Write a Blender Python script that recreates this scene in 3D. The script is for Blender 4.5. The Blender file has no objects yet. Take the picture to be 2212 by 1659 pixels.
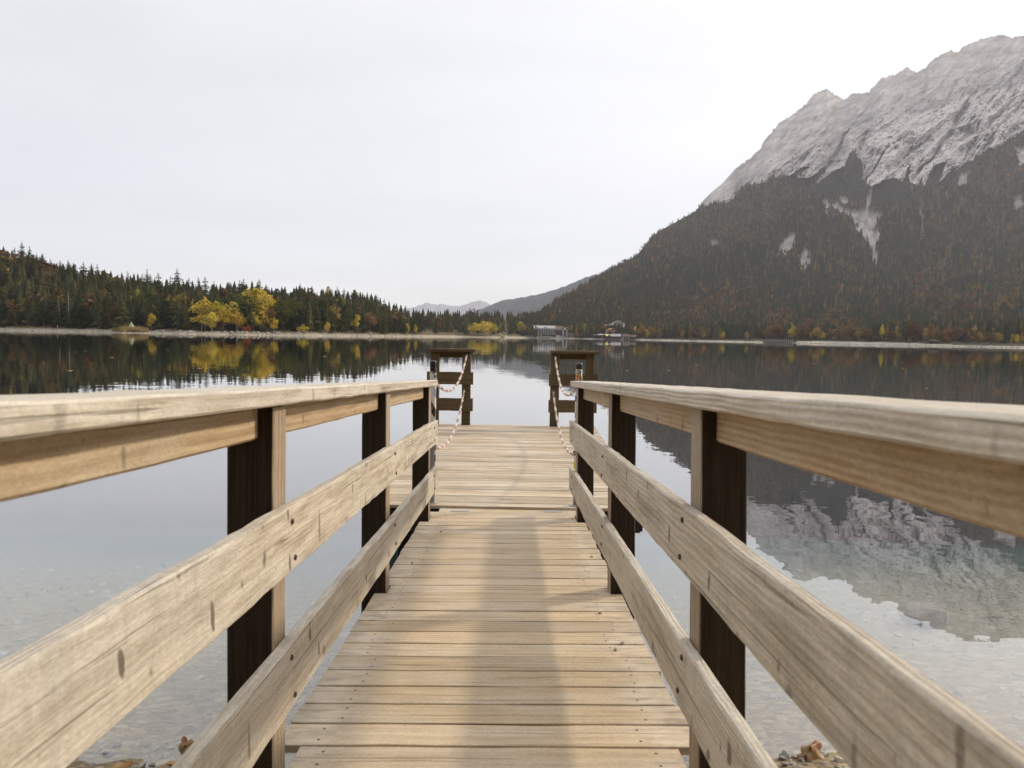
import bpy, math, random
import numpy as np
from mathutils import Matrix, Vector

random.seed(11)
rng = np.random.default_rng(11)
S = bpy.context.scene
COL = S.collection
rad = math.radians

# ------------------------------------------------------------------ scene, camera
PX, PY, F = 1106.0, 829.5, 1600.0          # the photo at 2212 x 1659
PLAT_Z, EYE = 0.42, 1.508
CAM = np.array([0.067, 0.0, PLAT_Z + EYE])
PITCH, ROLL = rad(3.70), rad(1.0)
_f0 = np.array([0, math.cos(PITCH), -math.sin(PITCH)])
_u0 = np.array([0, math.sin(PITCH), math.cos(PITCH)])
_r0 = np.array([1.0, 0, 0])
CR = math.cos(ROLL) * _r0 + math.sin(ROLL) * _u0
CU = -math.sin(ROLL) * _r0 + math.cos(ROLL) * _u0
CF = _f0

def ray(px, py):
    px = np.asarray(px, float)[..., None]; py = np.asarray(py, float)[..., None]
    return CF + CR * (px - PX) / F - CU * (py - PY) / F

def azel(px, py):
    d = ray(px, py)
    h = np.hypot(d[..., 0], d[..., 1])
    return np.arctan2(d[..., 0], d[..., 1]), d[..., 2] / h

def spot(px, dist, z=0.0, py=722):
    """a point of the lake shore: bearing through px, DIST metres away, height z"""
    d = ray(px, py); h = math.hypot(d[0], d[1])
    return np.array([CAM[0] + d[0] / h * dist, CAM[1] + d[1] / h * dist, z])

def to_px(P):
    q = np.asarray(P, float) - CAM
    z = q @ CF
    return PX + F * (q @ CR) / z, PY - F * (q @ CU) / z

cam_d = bpy.data.cameras.new('camera')
cam_o = bpy.data.objects.new('camera', cam_d); COL.objects.link(cam_o)
cam_o.matrix_world = Matrix(((CR[0], CU[0], -CF[0], CAM[0]), (CR[1], CU[1], -CF[1], CAM[1]),
                             (CR[2], CU[2], -CF[2], CAM[2]), (0, 0, 0, 1)))
cam_d.sensor_width = 36.0
cam_d.lens = 36.0 * F / 2212.0
cam_d.clip_start = 0.02; cam_d.clip_end = 40000
cam_d.dof.use_dof = True
cam_d.dof.focus_distance = 10.0
cam_d.dof.aperture_fstop = 6.5
S.camera = cam_o
S.view_settings.view_transform = 'Standard'
S.view_settings.look = 'None'
S.view_settings.exposure = 0.13
S.cycles.use_denoising = True
S.cycles.max_bounces = 8
S.cycles.diffuse_bounces = 3
S.cycles.glossy_bounces = 3
S.cycles.transparent_max_bounces = 12
S.cycles.volume_bounces = 0
S.cycles.sample_clamp_indirect = 6.0
S.cycles.caustics_reflective = False
S.cycles.caustics_refractive = False

# ------------------------------------------------------------------ object helpers
def tag(o, label=None, cat=None, group=None, kind=None):
    if label: o['label'] = label
    if cat: o['category'] = cat
    if group: o['group'] = group
    if kind: o['kind'] = kind
    return o

def thing(name, label, cat, loc=(0, 0, 0), rz=0.0, group=None):
    o = bpy.data.objects.new(name, None); COL.objects.link(o)
    o.location = [float(v) for v in loc]; o.rotation_euler = (0, 0, rz)
    o.empty_display_size = 0.3
    return tag(o, label, cat, group)

def link(name, me, parent=None):
    o = bpy.data.objects.new(name, me); COL.objects.link(o)
    if parent is not None: o.parent = parent
    return o

def npmesh(name, V, faces, mats, midx=None, attrs=None, smooth=False):
    """faces: list of arrays (n,3) or (n,4)"""
    me = bpy.data.meshes.new(name)
    V = np.asarray(V, np.float32)
    faces = [np.asarray(f, np.int32) for f in faces if len(f)]
    me.vertices.add(len(V)); me.vertices.foreach_set('co', V.ravel())
    nl = sum(f.size for f in faces); nf = sum(len(f) for f in faces)
    me.loops.add(nl); me.polygons.add(nf)
    me.loops.foreach_set('vertex_index', np.concatenate([f.ravel() for f in faces]))
    tot = np.concatenate([np.full(len(f), f.shape[1], np.int32) for f in faces])
    start = np.concatenate([[0], np.cumsum(tot)[:-1]]).astype(np.int32)
    me.polygons.foreach_set('loop_start', start)
    if midx is not None: me.polygons.foreach_set('material_index', np.asarray(midx, np.int32))
    me.polygons.foreach_set('use_smooth', np.full(nf, bool(smooth)))
    for m in mats: me.materials.append(m)
    for k, (typ, dom, data) in (attrs or {}).items():
        a = me.attributes.new(k, typ, dom)
        key = 'value' if typ == 'FLOAT' else ('vector' if typ == 'FLOAT_VECTOR' else 'color')
        a.data.foreach_set(key, np.asarray(data, np.float32).ravel())
    me.update(calc_edges=True)
    me.validate()
    return me

# ------------------------------------------------------------------ numpy noise
_perm = np.random.default_rng(3).permutation(256).astype(np.int64)
_val = np.random.default_rng(4).random(256) * 2 - 1
def vnoise(x, y):
    xi = np.floor(x).astype(np.int64); yi = np.floor(y).astype(np.int64)
    xf = x - xi; yf = y - yi
    u = xf * xf * xf * (xf * (xf * 6 - 15) + 10); v = yf * yf * yf * (yf * (yf * 6 - 15) + 10)
    def h(a, b): return _val[_perm[(_perm[a & 255] + b) & 255]]
    return (h(xi, yi) * (1 - u) + h(xi + 1, yi) * u) * (1 - v) + (h(xi, yi + 1) * (1 - u) + h(xi + 1, yi + 1) * u) * v
def fbm(x, y, oct=5, gain=0.5, ridged=False):
    t = 0; a = 1.0; n = 0
    for i in range(oct):
        s = vnoise(x * 2 ** i + 17.3 * i, y * 2 ** i + 9.1 * i)
        if ridged: s = 1 - 2 * np.abs(s)
        t = t + a * s; n += a; a *= gain
    return t / n
def inside(x, y, poly):
    r = np.zeros(np.shape(x), bool)
    P = list(poly); j = len(P) - 1
    for i in range(len(P)):
        xi, yi = P[i]; xj, yj = P[j]
        if yi != yj:
            r ^= ((yi > y) != (yj > y)) & (x < (xj - xi) * (y - yi) / (yj - yi) + xi)
        j = i
    return r

# ------------------------------------------------------------------ shader helpers
class NT:
    def __init__(self, name):
        self.mat = bpy.data.materials.new(name); self.mat.use_nodes = True
        self.t = self.mat.node_tree; self.t.nodes.clear()
        self.out = self.t.nodes.new('ShaderNodeOutputMaterial')
    def n(self, typ, **kw):
        nd = self.t.nodes.new('ShaderNode' + typ)
        for k, v in kw.items():
            if k.startswith('i_'):
                key = k[2:]; key = int(key) if key.isdigit() else key.replace('_', ' ')
                self.put(nd, key, v)
            else: setattr(nd, k, v)
        return nd
    def put(self, nd, key, v):
        if isinstance(v, bpy.types.NodeSocket): self.t.links.new(v, nd.inputs[key])
        else: nd.inputs[key].default_value = v
    def math(self, op, a, b=0.0, c=None, clamp=False):
        nd = self.n('Math', operation=op, use_clamp=clamp); self.put(nd, 0, a); self.put(nd, 1, b)
        if c is not None: self.put(nd, 2, c)
        return nd.outputs[0]
    def vmath(self, op, a, b):
        nd = self.n('VectorMath', operation=op); self.put(nd, 0, a); self.put(nd, 1, b)
        return nd.outputs[0]
    def mix(self, f, a, b, mode='MIX'):
        nd = self.n('Mix', data_type='RGBA', blend_type=mode, clamp_factor=True)
        self.put(nd, 0, f); self.put(nd, 6, a if isinstance(a, bpy.types.NodeSocket) else (*a[:3], 1)); self.put(nd, 7, b if isinstance(b, bpy.types.NodeSocket) else (*b[:3], 1))
        return nd.outputs[2]
    def ramp(self, f, lo, hi, a=0.0, b=1.0):
        nd = self.n('MapRange', interpolation_type='SMOOTHSTEP'); self.put(nd, 0, f)
        nd.inputs[1].default_value = lo; nd.inputs[2].default_value = hi; nd.inputs[3].default_value = a; nd.inputs[4].default_value = b
        return nd.outputs[0]
    def noise(self, vec, scale, detail=3, rough=0.55, dist=0.0, col=False):
        nd = self.n('TexNoise'); self.put(nd, 'Vector', vec); self.put(nd, 'Scale', scale); self.put(nd, 'Detail', detail)
        self.put(nd, 'Roughness', rough); self.put(nd, 'Distortion', dist)
        return nd.outputs['Color' if col else 'Fac']
    def attr(self, name, out='Vector'):
        return self.n('Attribute', attribute_name=name).outputs[out]
    def pos(self): return self.n('NewGeometry').outputs['Position']
    def bsdf(self, color, rough=0.6, spec=0.3, normal=None, metal=0.0):
        b = self.n('BsdfPrincipled'); self.put(b, 'Base Color', color if isinstance(color, bpy.types.NodeSocket) else (*color[:3], 1))
        self.put(b, 'Roughness', rough); self.put(b, 'Specular IOR Level', spec); self.put(b, 'Metallic', metal)
        if normal is not None: self.put(b, 'Normal', normal)
        self.t.links.new(b.outputs[0], self.out.inputs[0])
        return b
    def bump(self, h, strength=0.4, dist=0.01):
        b = self.n('Bump'); self.put(b, 'Strength', strength); self.put(b, 'Distance', dist); self.put(b, 'Height', h)
        return b.outputs[0]

def plain(name, col, rough=0.6, spec=0.3, var=0.15, scale=8.0, metal=0.0):
    m = NT(name)
    f = m.noise(m.n('TexCoord').outputs['Object'], scale, 4)
    c = m.mix(f, [v * (1 - var) for v in col], [min(1, v * (1 + var)) for v in col])
    m.bsdf(c, rough, spec, metal=metal)
    return m.mat

def wood(name, light, dark, grey, grey_amt=0.4, rings=22.0, ring_amt=0.55, streak_amt=0.5, knots=0.0, cracks=0.0,
         rough=0.65, spec=0.25, screws=None, ends=0.0, moss=False, var=0.14, bump=0.5):
    m = NT(name)
    v = m.attr('grain'); loc = m.attr('local'); bid = m.attr('board', 'Fac')
    warp = m.noise(m.vmath('MULTIPLY', v, (2.2, 9.0, 9.0)), 1.0, 3, col=True)
    w = m.vmath('MULTIPLY', m.vmath('SUBTRACT', warp, (.5, .5, .5)), (0.0, 0.022, 0.022))
    rv = m.vmath('ADD', m.vmath('MULTIPLY', v, (0.10, 1, 1)), w)
    wave = m.n('TexWave', wave_type='RINGS', rings_direction='X', wave_profile='SIN')
    m.put(wave, 'Vector', rv); m.put(wave, 'Scale', rings); m.put(wave, 'Distortion', 1.2); m.put(wave, 'Detail', 2.0); m.put(wave, 'Detail Scale', 0.8)
    r = wave.outputs['Fac']
    st = m.noise(m.vmath('MULTIPLY', v, (3.5, 150, 150)), 1.0, 6, 0.7)
    st2 = m.noise(m.vmath('MULTIPLY', v, (7.0, 38, 38)), 1.0, 4, 0.6)
    g = m.math('ADD', m.math('MULTIPLY', r, ring_amt), m.math('MULTIPLY', m.ramp(st, .36, .64), streak_amt))
    g = m.math('ADD', g, m.math('MULTIPLY', m.ramp(st2, .45, .75), 0.25))
    c = m.mix(g, light, dark)
    p = m.noise(m.vmath('MULTIPLY', v, (1.7, 5, 5)), 1.0, 4, 0.6)
    c = m.mix(m.math('MULTIPLY', m.ramp(p, .38, .66), grey_amt), c, grey)
    # board to board variation
    c = m.mix(1.0, c, m.n('CombineColor', i_0=m.math('MULTIPLY_ADD', bid, 2 * var, 1 - var), i_1=m.math('MULTIPLY_ADD', bid, 2.1 * var, 1 - 1.05 * var), i_2=m.math('MULTIPLY_ADD', bid, 2.3 * var, 1 - 1.15 * var)).outputs[0], 'MULTIPLY')
    h = m.math('ADD', m.math('MULTIPLY', r, 0.5), m.math('MULTIPLY', st, 1.0))
    ck = m.ramp(m.noise(m.vmath('MULTIPLY', v, (1.1, 75, 75)), 1.0, 2, .4), .64, .70)
    c = m.mix(m.math('MULTIPLY', ck, .55), c, [q * .45 for q in dark]); h = m.math('SUBTRACT', h, ck)
    for amt, sc, lo, hi, soft in ((knots, (17.0, 6.5, 1.0), .78, .20, .08), (knots, (7.0, 4.6, 1.0), .52, .13, .07), (cracks, (13.0, 3.0, 1.0), .82, .15, .08)):
        if not amt: continue
        cv = m.vmath('ADD', m.vmath('MULTIPLY', v, sc), m.vmath('MULTIPLY', warp, (.35, .5, 0)))
        cv = m.vmath('ADD', cv, m.n('CombineXYZ', i_0=m.math('MULTIPLY', m.n('SeparateXYZ', i_0=cv).outputs[1], .35)).outputs[0])
        vo = m.n('TexVoronoi', voronoi_dimensions='2D', feature='F1'); m.put(vo, 'Vector', cv); m.put(vo, 'Scale', 1.0)
        cr = m.n('SeparateColor', i_0=vo.outputs['Color']).outputs
        sz = m.math('MULTIPLY', m.ramp(cr[0], lo, 1.0), hi)
        k = m.math('SUBTRACT', 1.0, m.ramp(m.math('SUBTRACT', vo.outputs['Distance'], sz), -soft, soft * .35))
        k = m.math('MULTIPLY', m.math('MULTIPLY', k, m.ramp(cr[0], lo, lo + .12)), amt)
        k = m.math('MULTIPLY', k, m.ramp(m.n('SeparateXYZ', i_0=m.n('NewGeometry').outputs['Normal']).outputs[2], .3, .7, 1.0, .12))
        c = m.mix(k, c, (0.06, 0.044, 0.03)); h = m.math('SUBTRACT', h, m.math('MULTIPLY', k, .8))
    if cracks:
        dr = m.noise(m.vmath('MULTIPLY', v, (13.0, 1.6, 1.0)), 1.0, 4, 0.6)
        c = m.mix(m.math('MULTIPLY', m.ramp(dr, .50, .70), 0.42), c, [q * .58 for q in grey])
        fl = m.noise(m.vmath('MULTIPLY', v, (45, 14, 14)), 1.0, 4, 0.7)
        c = m.mix(m.math('MULTIPLY', m.ramp(fl, .56, .74), 0.30), c, [min(1, q * 1.2) for q in grey])
        bl = m.noise(m.vmath('MULTIPLY', v, (1.3, 11, 11)), 1.0, 5, 0.65)
        c = m.mix(m.math('MULTIPLY', m.ramp(bl, .48, .66), 0.55), c, [q * .72 for q in dark])
    mo = m.noise(m.vmath('MULTIPLY', v, (70, 150, 150)), 1.0, 4, 0.7)
    c = m.mix(1.0, c, m.mix(m.ramp(mo, .3, .7), (.86, .86, .86), (1.12, 1.12, 1.12)), 'MULTIPLY'); h = m.math('ADD', h, m.math('MULTIPLY', mo, .6))
    lx = m.n('SeparateXYZ', i_0=loc).outputs
    if ends:
        e = m.ramp(m.math('ADD', m.math('ABSOLUTE', lx[0]), m.math('MULTIPLY', m.math('SUBTRACT', p, .5), .5)), ends - .16, ends + .1)
        d1 = m.noise(m.vmath('MULTIPLY', v, (9, 26, 10)), 1.0, 4)
        c = m.mix(m.math('MULTIPLY', m.math('MULTIPLY', e, m.ramp(d1, .42, .72)), .6), c, (0.15, 0.11, 0.075))
        c = m.mix(m.math('MULTIPLY', m.math('MULTIPLY', e, m.ramp(st, .4, .7)), .5), c, [min(1, q * 1.25) for q in grey])
    if screws:
        for sx_, sw in screws:
            a = m.math('SUBTRACT', m.math('ABSOLUTE', m.math('ADD', lx[0], m.math('MULTIPLY', m.math('SUBTRACT', bid, .5), .06))), sx_)
            b = m.math('SUBTRACT', m.math('ABSOLUTE', lx[1]), sw)
            d = m.math('ADD', m.math('MULTIPLY', a, a), m.math('MULTIPLY', b, b))
            c = m.mix(m.math('LESS_THAN', d, 0.0048 ** 2), c, (0.04, 0.032, 0.026))
        sp = m.noise(m.vmath('MULTIPLY', v, (30, 60, 10)), 1.0, 2)
        c = m.mix(m.ramp(sp, .70, .78, 0, .5), c, (0.16, 0.115, 0.065))
        dp = m.noise(m.vmath('MULTIPLY', v, (2.2, 7, 7)), 1.0, 5, .6)
        c = m.mix(m.ramp(dp, .55, .75, 0, .35), c, (0.27, 0.19, 0.11))
    if moss:
        z = m.n('SeparateXYZ', i_0=m.n('TexCoord').outputs['Object']).outputs[2]
        mk = m.math('MULTIPLY', m.math('SUBTRACT', 1.0, m.ramp(z, .0, .2)), m.ramp(m.noise(v, 30, 3), .35, .6))
        c = m.mix(m.math('MULTIPLY', mk, .8), c, (0.02, 0.045, 0.012))
    m.bsdf(c, rough, spec, m.bump(h, bump, 0.0035))
    return m.mat

# ------------------------------------------------------------------ timber builder
class Timber:
    """boards with chamfered, slightly uneven edges, collected into ONE mesh"""
    def __init__(self): self.V = []; self.Q = []; self.N = []; self.G = []; self.L = []; self.B = []; self.MQ = []
    def add(self, c, L, W, D, l, w, d, ch=0.004, seg=1, jit=0.0, mat=0, face_mats=None, bow=0.0):
        """centre c; unit axes L (grain), W, D; sizes l, w, d"""
        c, L, W, D = (np.asarray(q, float) for q in (c, L, W, D))
        base = len(self.V); off = rng.random(3) * np.array([40, 3, 3]); bid = rng.random()
        hw, hd = w / 2, d / 2
        prof = [(-hw + ch, -hd), (hw - ch, -hd), (hw, -hd + ch), (hw, hd - ch), (hw - ch, hd), (-hw + ch, hd), (-hw, hd - ch), (-hw, -hd + ch)]
        ph = rng.random(6) * 6.28
        for i in range(seg + 1):
            x = -l / 2 + l * i / seg
            bw = bow * math.sin(3.1 * x + ph[0]) + bow * .6 * math.sin(7.3 * x + ph[1])
            j = rng.normal(0, jit, (4, 2)) if jit else np.zeros((4, 2))
            jj = [j[0], j[1], j[1], j[2], j[2], j[3], j[3], j[0]]
            for (pw, pd), q in zip(prof, jj):
                p = (x, pw + q[0] + bw, pd + q[1])
                self.V.append(c + L * p[0] + W * p[1] + D * p[2]); self.L.append(p); self.G.append(np.array(p) + off); self.B.append(bid)
        fm = face_mats or {}
        # edge k joins prof k and k+1: 0 bottom(-D) 2 +W 4 +D 6 -W
        for i in range(seg):
            for k in range(8):
                a = base + i * 8 + k; b = base + i * 8 + (k + 1) % 8
                self.Q.append((a, b, b + 8, a + 8)); self.MQ.append(fm.get(k, mat))
        self.N.append(tuple(base + k for k in range(7, -1, -1))); self.N.append(tuple(base + seg * 8 + k for k in range(8)))
        self.last_mat = mat
        self.MN = getattr(self, 'MN', []) + [mat, mat]
        return self
    def mesh(self, name, mats):
        V = np.array(self.V)
        e = self.N
        # caps as quads (three per octagon)
        caps = []; cm = []
        for n, mm in zip(e, self.MN):
            caps += [(n[0], n[1], n[2], n[3]), (n[0], n[3], n[4], n[7]), (n[4], n[5], n[6], n[7])]; cm += [mm] * 3
        Q = np.array(self.Q + caps)
        me = npmesh(name, V, [Q], mats, self.MQ + cm,
                    {'grain': ('FLOAT_VECTOR', 'POINT', np.array(self.G)), 'local': ('FLOAT_VECTOR', 'POINT', np.array(self.L)), 'board': ('FLOAT', 'POINT', np.array(self.B))})
        # outward normals
        import bmesh
        bm = bmesh.new(); bm.from_mesh(me); bmesh.ops.recalc_face_normals(bm, faces=bm.faces); bm.to_mesh(me); bm.free()
        return me
    def obj(self, name, mats, parent=None):
        return link(name, self.mesh(name, mats if isinstance(mats, (list, tuple)) else [mats]), parent)

ex, ey, ez = np.eye(3)

def lathe(profile, n=20):
    V = []; Q = []
    for (r, z) in profile:
        for k in range(n):
            a = 2 * math.pi * k / n; V.append((r * math.cos(a), r * math.sin(a), z))
    for i in range(len(profile) - 1):
        for k in range(n):
            a = i * n + k; b = i * n + (k + 1) % n
            Q.append((a, b, b + n, a + n))
    return V, Q

def boxes(lst):
    """list of (x0,x1,y0,y1,z0,z1) -> V, Q"""
    V = []; Q = []
    for (x0, x1, y0, y1, z0, z1) in lst:
        b = len(V)
        V += [(x0, y0, z0), (x1, y0, z0), (x1, y1, z0), (x0, y1, z0), (x0, y0, z1), (x1, y0, z1), (x1, y1, z1), (x0, y1, z1)]
        Q += [(b, b + 3, b + 2, b + 1), (b + 4, b + 5, b + 6, b + 7), (b, b + 1, b + 5, b + 4), (b + 1, b + 2, b + 6, b + 5), (b + 2, b + 3, b + 7, b + 6), (b + 3, b, b + 4, b + 7)]
    return V, Q
def boxobj(name, lst, mat, parent=None):
    V, Q = boxes(lst); return link(name, npmesh(name, V, [Q], [mat]), parent)
# ================================================================== THE JETTY
M_deck = wood('deck_wood', (0.59, 0.465, 0.305), (0.37, 0.26, 0.15), (0.54, 0.49, 0.42), 0.35, rings=12, ring_amt=.35, streak_amt=.45, rough=.55, spec=.35,
              screws=[(.50, .036)], ends=.5, var=.14, bump=.5)
M_plat = wood('platform_wood', (0.58, 0.475, 0.335), (0.31, 0.215, 0.125), (0.58, 0.54, 0.47), 0.45, rings=12, ring_amt=.35, streak_amt=.85, rough=.55, spec=.35,
              screws=[(.50, .036)], var=.24, bump=.5)
M_guard = wood('weathered_board', (0.68, 0.605, 0.495), (0.32, 0.255, 0.18), (0.62, 0.575, 0.50), .55, rings=34, ring_amt=.30, streak_amt=.60, knots=.8, cracks=.65, rough=.6, spec=.3, var=.05, bump=.8)
M_cap = wood('handrail_wood', (0.65, 0.585, 0.48), (0.34, 0.275, 0.195), (0.61, 0.565, 0.49), .35, rings=24, ring_amt=.60, streak_amt=.4, knots=.35, rough=.5, spec=.4, var=.05, bump=.8)
M_under = wood('fresh_board', (0.58, 0.44, 0.275), (0.34, 0.22, 0.11), (0.54, 0.47, 0.37), .4, rings=20, ring_amt=.55, streak_amt=.4, knots=.45, rough=.6, var=.08)
M_post = wood('post_shaded_wood', (0.044, 0.026, 0.014), (0.012, 0.007, 0.004), (0.036, 0.025, 0.017), .4, rings=12, ring_amt=.35, streak_amt=.7, rough=.55, var=.15)  # dark brown, with the shade of the camera-facing sides put into the colour
M_postin = wood('post_lit_face_wood', (0.42, 0.335, 0.24), (0.24, 0.17, 0.11), (0.40, 0.35, 0.29), .5, rings=14, streak_amt=.6, rough=.65, var=.1)  # pale copy for the inner post faces, their brighter light painted in
M_beam = wood('beam_wood', (0.045, 0.03, 0.02), (0.02, 0.013, 0.009), (0.04, 0.034, 0.028), .4, rings=8, rough=.7)
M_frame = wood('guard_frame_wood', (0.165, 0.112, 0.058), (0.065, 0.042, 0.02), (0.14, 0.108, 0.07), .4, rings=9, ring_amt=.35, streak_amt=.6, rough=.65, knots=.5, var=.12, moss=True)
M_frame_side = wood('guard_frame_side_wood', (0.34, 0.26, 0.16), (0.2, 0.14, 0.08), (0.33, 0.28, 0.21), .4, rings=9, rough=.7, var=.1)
M_steel = plain('galvanised_steel', (0.42, 0.41, 0.39), .45, .5, .2, 30, .6)
M_black = plain('black_paint', (0.012, 0.011, 0.011), .35, .5, .3, 20)

ramp_dir = CF + CU * (16.5 / F); ramp_dir /= np.linalg.norm(ramp_dir)
rr = rad(0.3)
ramp_r = CR * math.cos(rr) - CU * math.sin(rr)
ramp_r -= ramp_dir * (ramp_r @ ramp_dir); ramp_r /= np.linalg.norm(ramp_r)
ramp_u = np.cross(ramp_r, ramp_dir)
RH = 1.13
ramp_o = CAM - ramp_u * RH - ramp_r * 0.067
walk = thing('gangway', 'sloping wooden gangway with pale weathered railings leading down to the floating platform', 'gangway')
walk.matrix_world = Matrix(((ramp_r[0], ramp_dir[0], ramp_u[0], ramp_o[0]), (ramp_r[1], ramp_dir[1], ramp_u[1], ramp_o[1]),
                            (ramp_r[2], ramp_dir[2], ramp_u[2], ramp_o[2]), (0, 0, 0, 1)))
POSTS = [0.12, 2.03, 3.86, 5.83]; PD = 0.11
tb = Timber()
PITCH_B = 0.145
y = 6.165 - PITCH_B / 2
first = y
k = 0
while y > -1.6:
    w = PITCH_B - 0.0085 - rng.random() * .0035
    x0, x1 = -.64, .64
    for p in POSTS:
        if p - .075 < y < p + PD + .075: x0, x1 = -.578, .578
    x0 += rng.normal(0, .004); x1 += rng.normal(0, .004)
    tb.add(((x0 + x1) / 2, y, -.014 + rng.normal(0, .0008)), ex, ey, ez, x1 - x0, w, .028, ch=.0018, seg=8, jit=.0008, bow=.0005)
    y -= PITCH_B; k += 1
tb.obj('deck', M_deck, walk)
for sx in (-1, 1):
    tb = Timber(); tb.add((sx * .545, 2.3, -.13), ey, ez, ex, 7.7, .19, .07, seg=4); tb.obj('stringer', M_beam, walk)
tb = Timber(); tb.add((0, 6.1, -.13), ex, ez, ey, 1.0, .18, .06); tb.obj('crossbeam', M_beam, walk)
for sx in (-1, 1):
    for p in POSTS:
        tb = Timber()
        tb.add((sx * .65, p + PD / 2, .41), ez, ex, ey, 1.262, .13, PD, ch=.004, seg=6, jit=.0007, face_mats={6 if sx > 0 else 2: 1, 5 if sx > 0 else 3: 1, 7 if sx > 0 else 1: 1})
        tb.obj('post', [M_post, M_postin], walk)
    e0, e1 = -1.5, 6.13
    tb = Timber(); tb.add((sx * .652, (e0 + e1) / 2, 1.0715), ey, ex, ez, e1 - e0, .205, .047, ch=.006, seg=60, jit=.0008, bow=.0012); tb.obj('handrail', M_cap, walk)
    tb = Timber()
    edges = [-1.4] + [q for p in POSTS for q in (p + .006, p + PD - .006)]
    for a, b in zip(edges[0::2], edges[1::2]): pass
    spans = [(-1.4, POSTS[0] + .002)] + [(POSTS[i] + PD - .002, POSTS[i + 1] + .002) for i in range(3)]
    for a, b in spans:
        tb = Timber(); tb.add((sx * .655, (a + b) / 2, .998), ey, ez, ex, b - a, .094, .05, ch=.007, seg=12, jit=.0008); tb.obj('top_board', M_under, walk)
    for zc, hh, nm in ((.671, .187, 'middle_board'), (.286, .188, 'lower_board')):
        e0b, e1b = -1.45, 6.17
        tb = Timber(); tb.add((sx * .5655, (e0b + e1b) / 2, zc), ey, ez, ex, e1b - e0b, hh, .036, ch=.005, seg=90, jit=.0009, bow=.0016); tb.obj(nm, M_guard, walk)
# rusty bolt heads where the boards meet the posts
M_bolt = plain('rusty_steel', (0.075, 0.05, 0.035), .7, .3, .4, 120, .4)
bV, bQ = lathe([(.0085, 0), (.0085, .003), (.006, .0052), (.0004, .0056)], 10)
bolt_me = npmesh('bolt', bV, [bQ], [M_bolt])
for sx in (-1, 1):
    for p in POSTS[1:]:
        for zc in (.671, .286):
            for dz, dy in ((.052, .035), (-.055, .07)):
                o = link('bolt', bolt_me, walk); o.location = (sx * .5472, p + dy + rng.normal(0, .004), zc + dz + rng.normal(0, .005)); o.rotation_euler = (0, -sx * math.pi / 2, 0)
# hinge plates between gangway and flap
for hx in (-.36, .42):
    boxobj('hinge', [(hx - .075, hx + .075, 6.155, 6.205, .0015, .005)], M_steel, walk)

# ---------------- floating platform
PX0, PW2 = 0.07, 1.41
PY0, PY1 = 6.47, 12.55; LENP = PY1 - PY0
plat = thing('platform', 'square floating bathing platform of pale planks at the end of the gangway', 'floating platform', (PX0, PY0, PLAT_Z))
tb = Timber()
y = .0725
while y < PY1 - PY0:
    hw_ = np.interp(y, [0, LENP], [1.25, PW2]); x0, x1 = -hw_ + rng.normal(0, .006), hw_ + rng.normal(0, .006)
    tb.add(((x0 + x1) / 2, y, -.014 + rng.normal(0, .001)), ex, ey, ez, x1 - x0, .135 + rng.random() * .003, .028, ch=.003, seg=8, jit=.001, bow=.0008)
    y += .145
tb.obj('deck', M_plat, plat)
LEN = PY1 - PY0
tb = Timber(); tb.add((-.0, -.07, -.035), ex, ey, ez, 1.24, .12, .028, ch=.003, seg=6, jit=.0006); tb.obj('flap_board', M_deck, plat)
tb = Timber(); tb.add((-.07, .05, -.13), ex, ez, ey, 2.46, .18, .07); tb.obj('edge_beam', M_beam, plat)
tb = Timber(); tb.add((0, LEN - .06, -.13), ex, ez, ey, 2.75, .18, .07); tb.obj('edge_beam', M_beam, plat)
for sx in (-1, 1):
    tb = Timber(); tb.add((sx * 1.16, LEN / 2, -.135), ey, ez, ex, LEN - .25, .2, .08); tb.obj('side_beam', M_beam, plat)
    V, Q = boxes([(sx * .70 - .35, sx * .70 + .35, .4, LEN - .4, -.75, -.235)]); link('float', npmesh('float', V, [Q], [M_black]), plat)
# guard frames at the far edge: two uprights, a cap and boards each
for (a0, a1, i0, i1, c0, c1, b0, b1) in ((-1.375, -1.23, -.845, -.70, -1.42, -.62, -1.43, -.655), (1.225, 1.37, .645, .79, .635, 1.435, .615, 1.425)):
    fr = None
    for (u0, u1) in ((i0, i1), (a0, a1)):
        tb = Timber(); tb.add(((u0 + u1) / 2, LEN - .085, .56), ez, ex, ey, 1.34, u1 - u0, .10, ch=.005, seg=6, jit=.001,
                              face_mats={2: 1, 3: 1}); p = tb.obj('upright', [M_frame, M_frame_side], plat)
    tb = Timber(); tb.add(((c0 + c1) / 2, LEN - .10, 1.2555), ex, ey, ez, c1 - c0, .19, .05, ch=.006, seg=8, jit=.001); tb.obj('frame_cap', M_frame, plat)
    tb = Timber(); tb.add(((c0 + c1) / 2, LEN - .010, 1.18), ex, ez, ey, c1 - c0 - .12, .095, .04, ch=.004, seg=4); tb.obj('frame_rail', M_frame, plat)
    for zc, hh in ((.788, .208), (.346, .212)):
        tb = Timber(); tb.add(((b0 + b1) / 2, LEN - .157, zc), ex, ez, ey, b1 - b0, hh, .04, ch=.005, seg=10, jit=.0012); tb.obj('frame_board', M_frame, plat)

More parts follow.
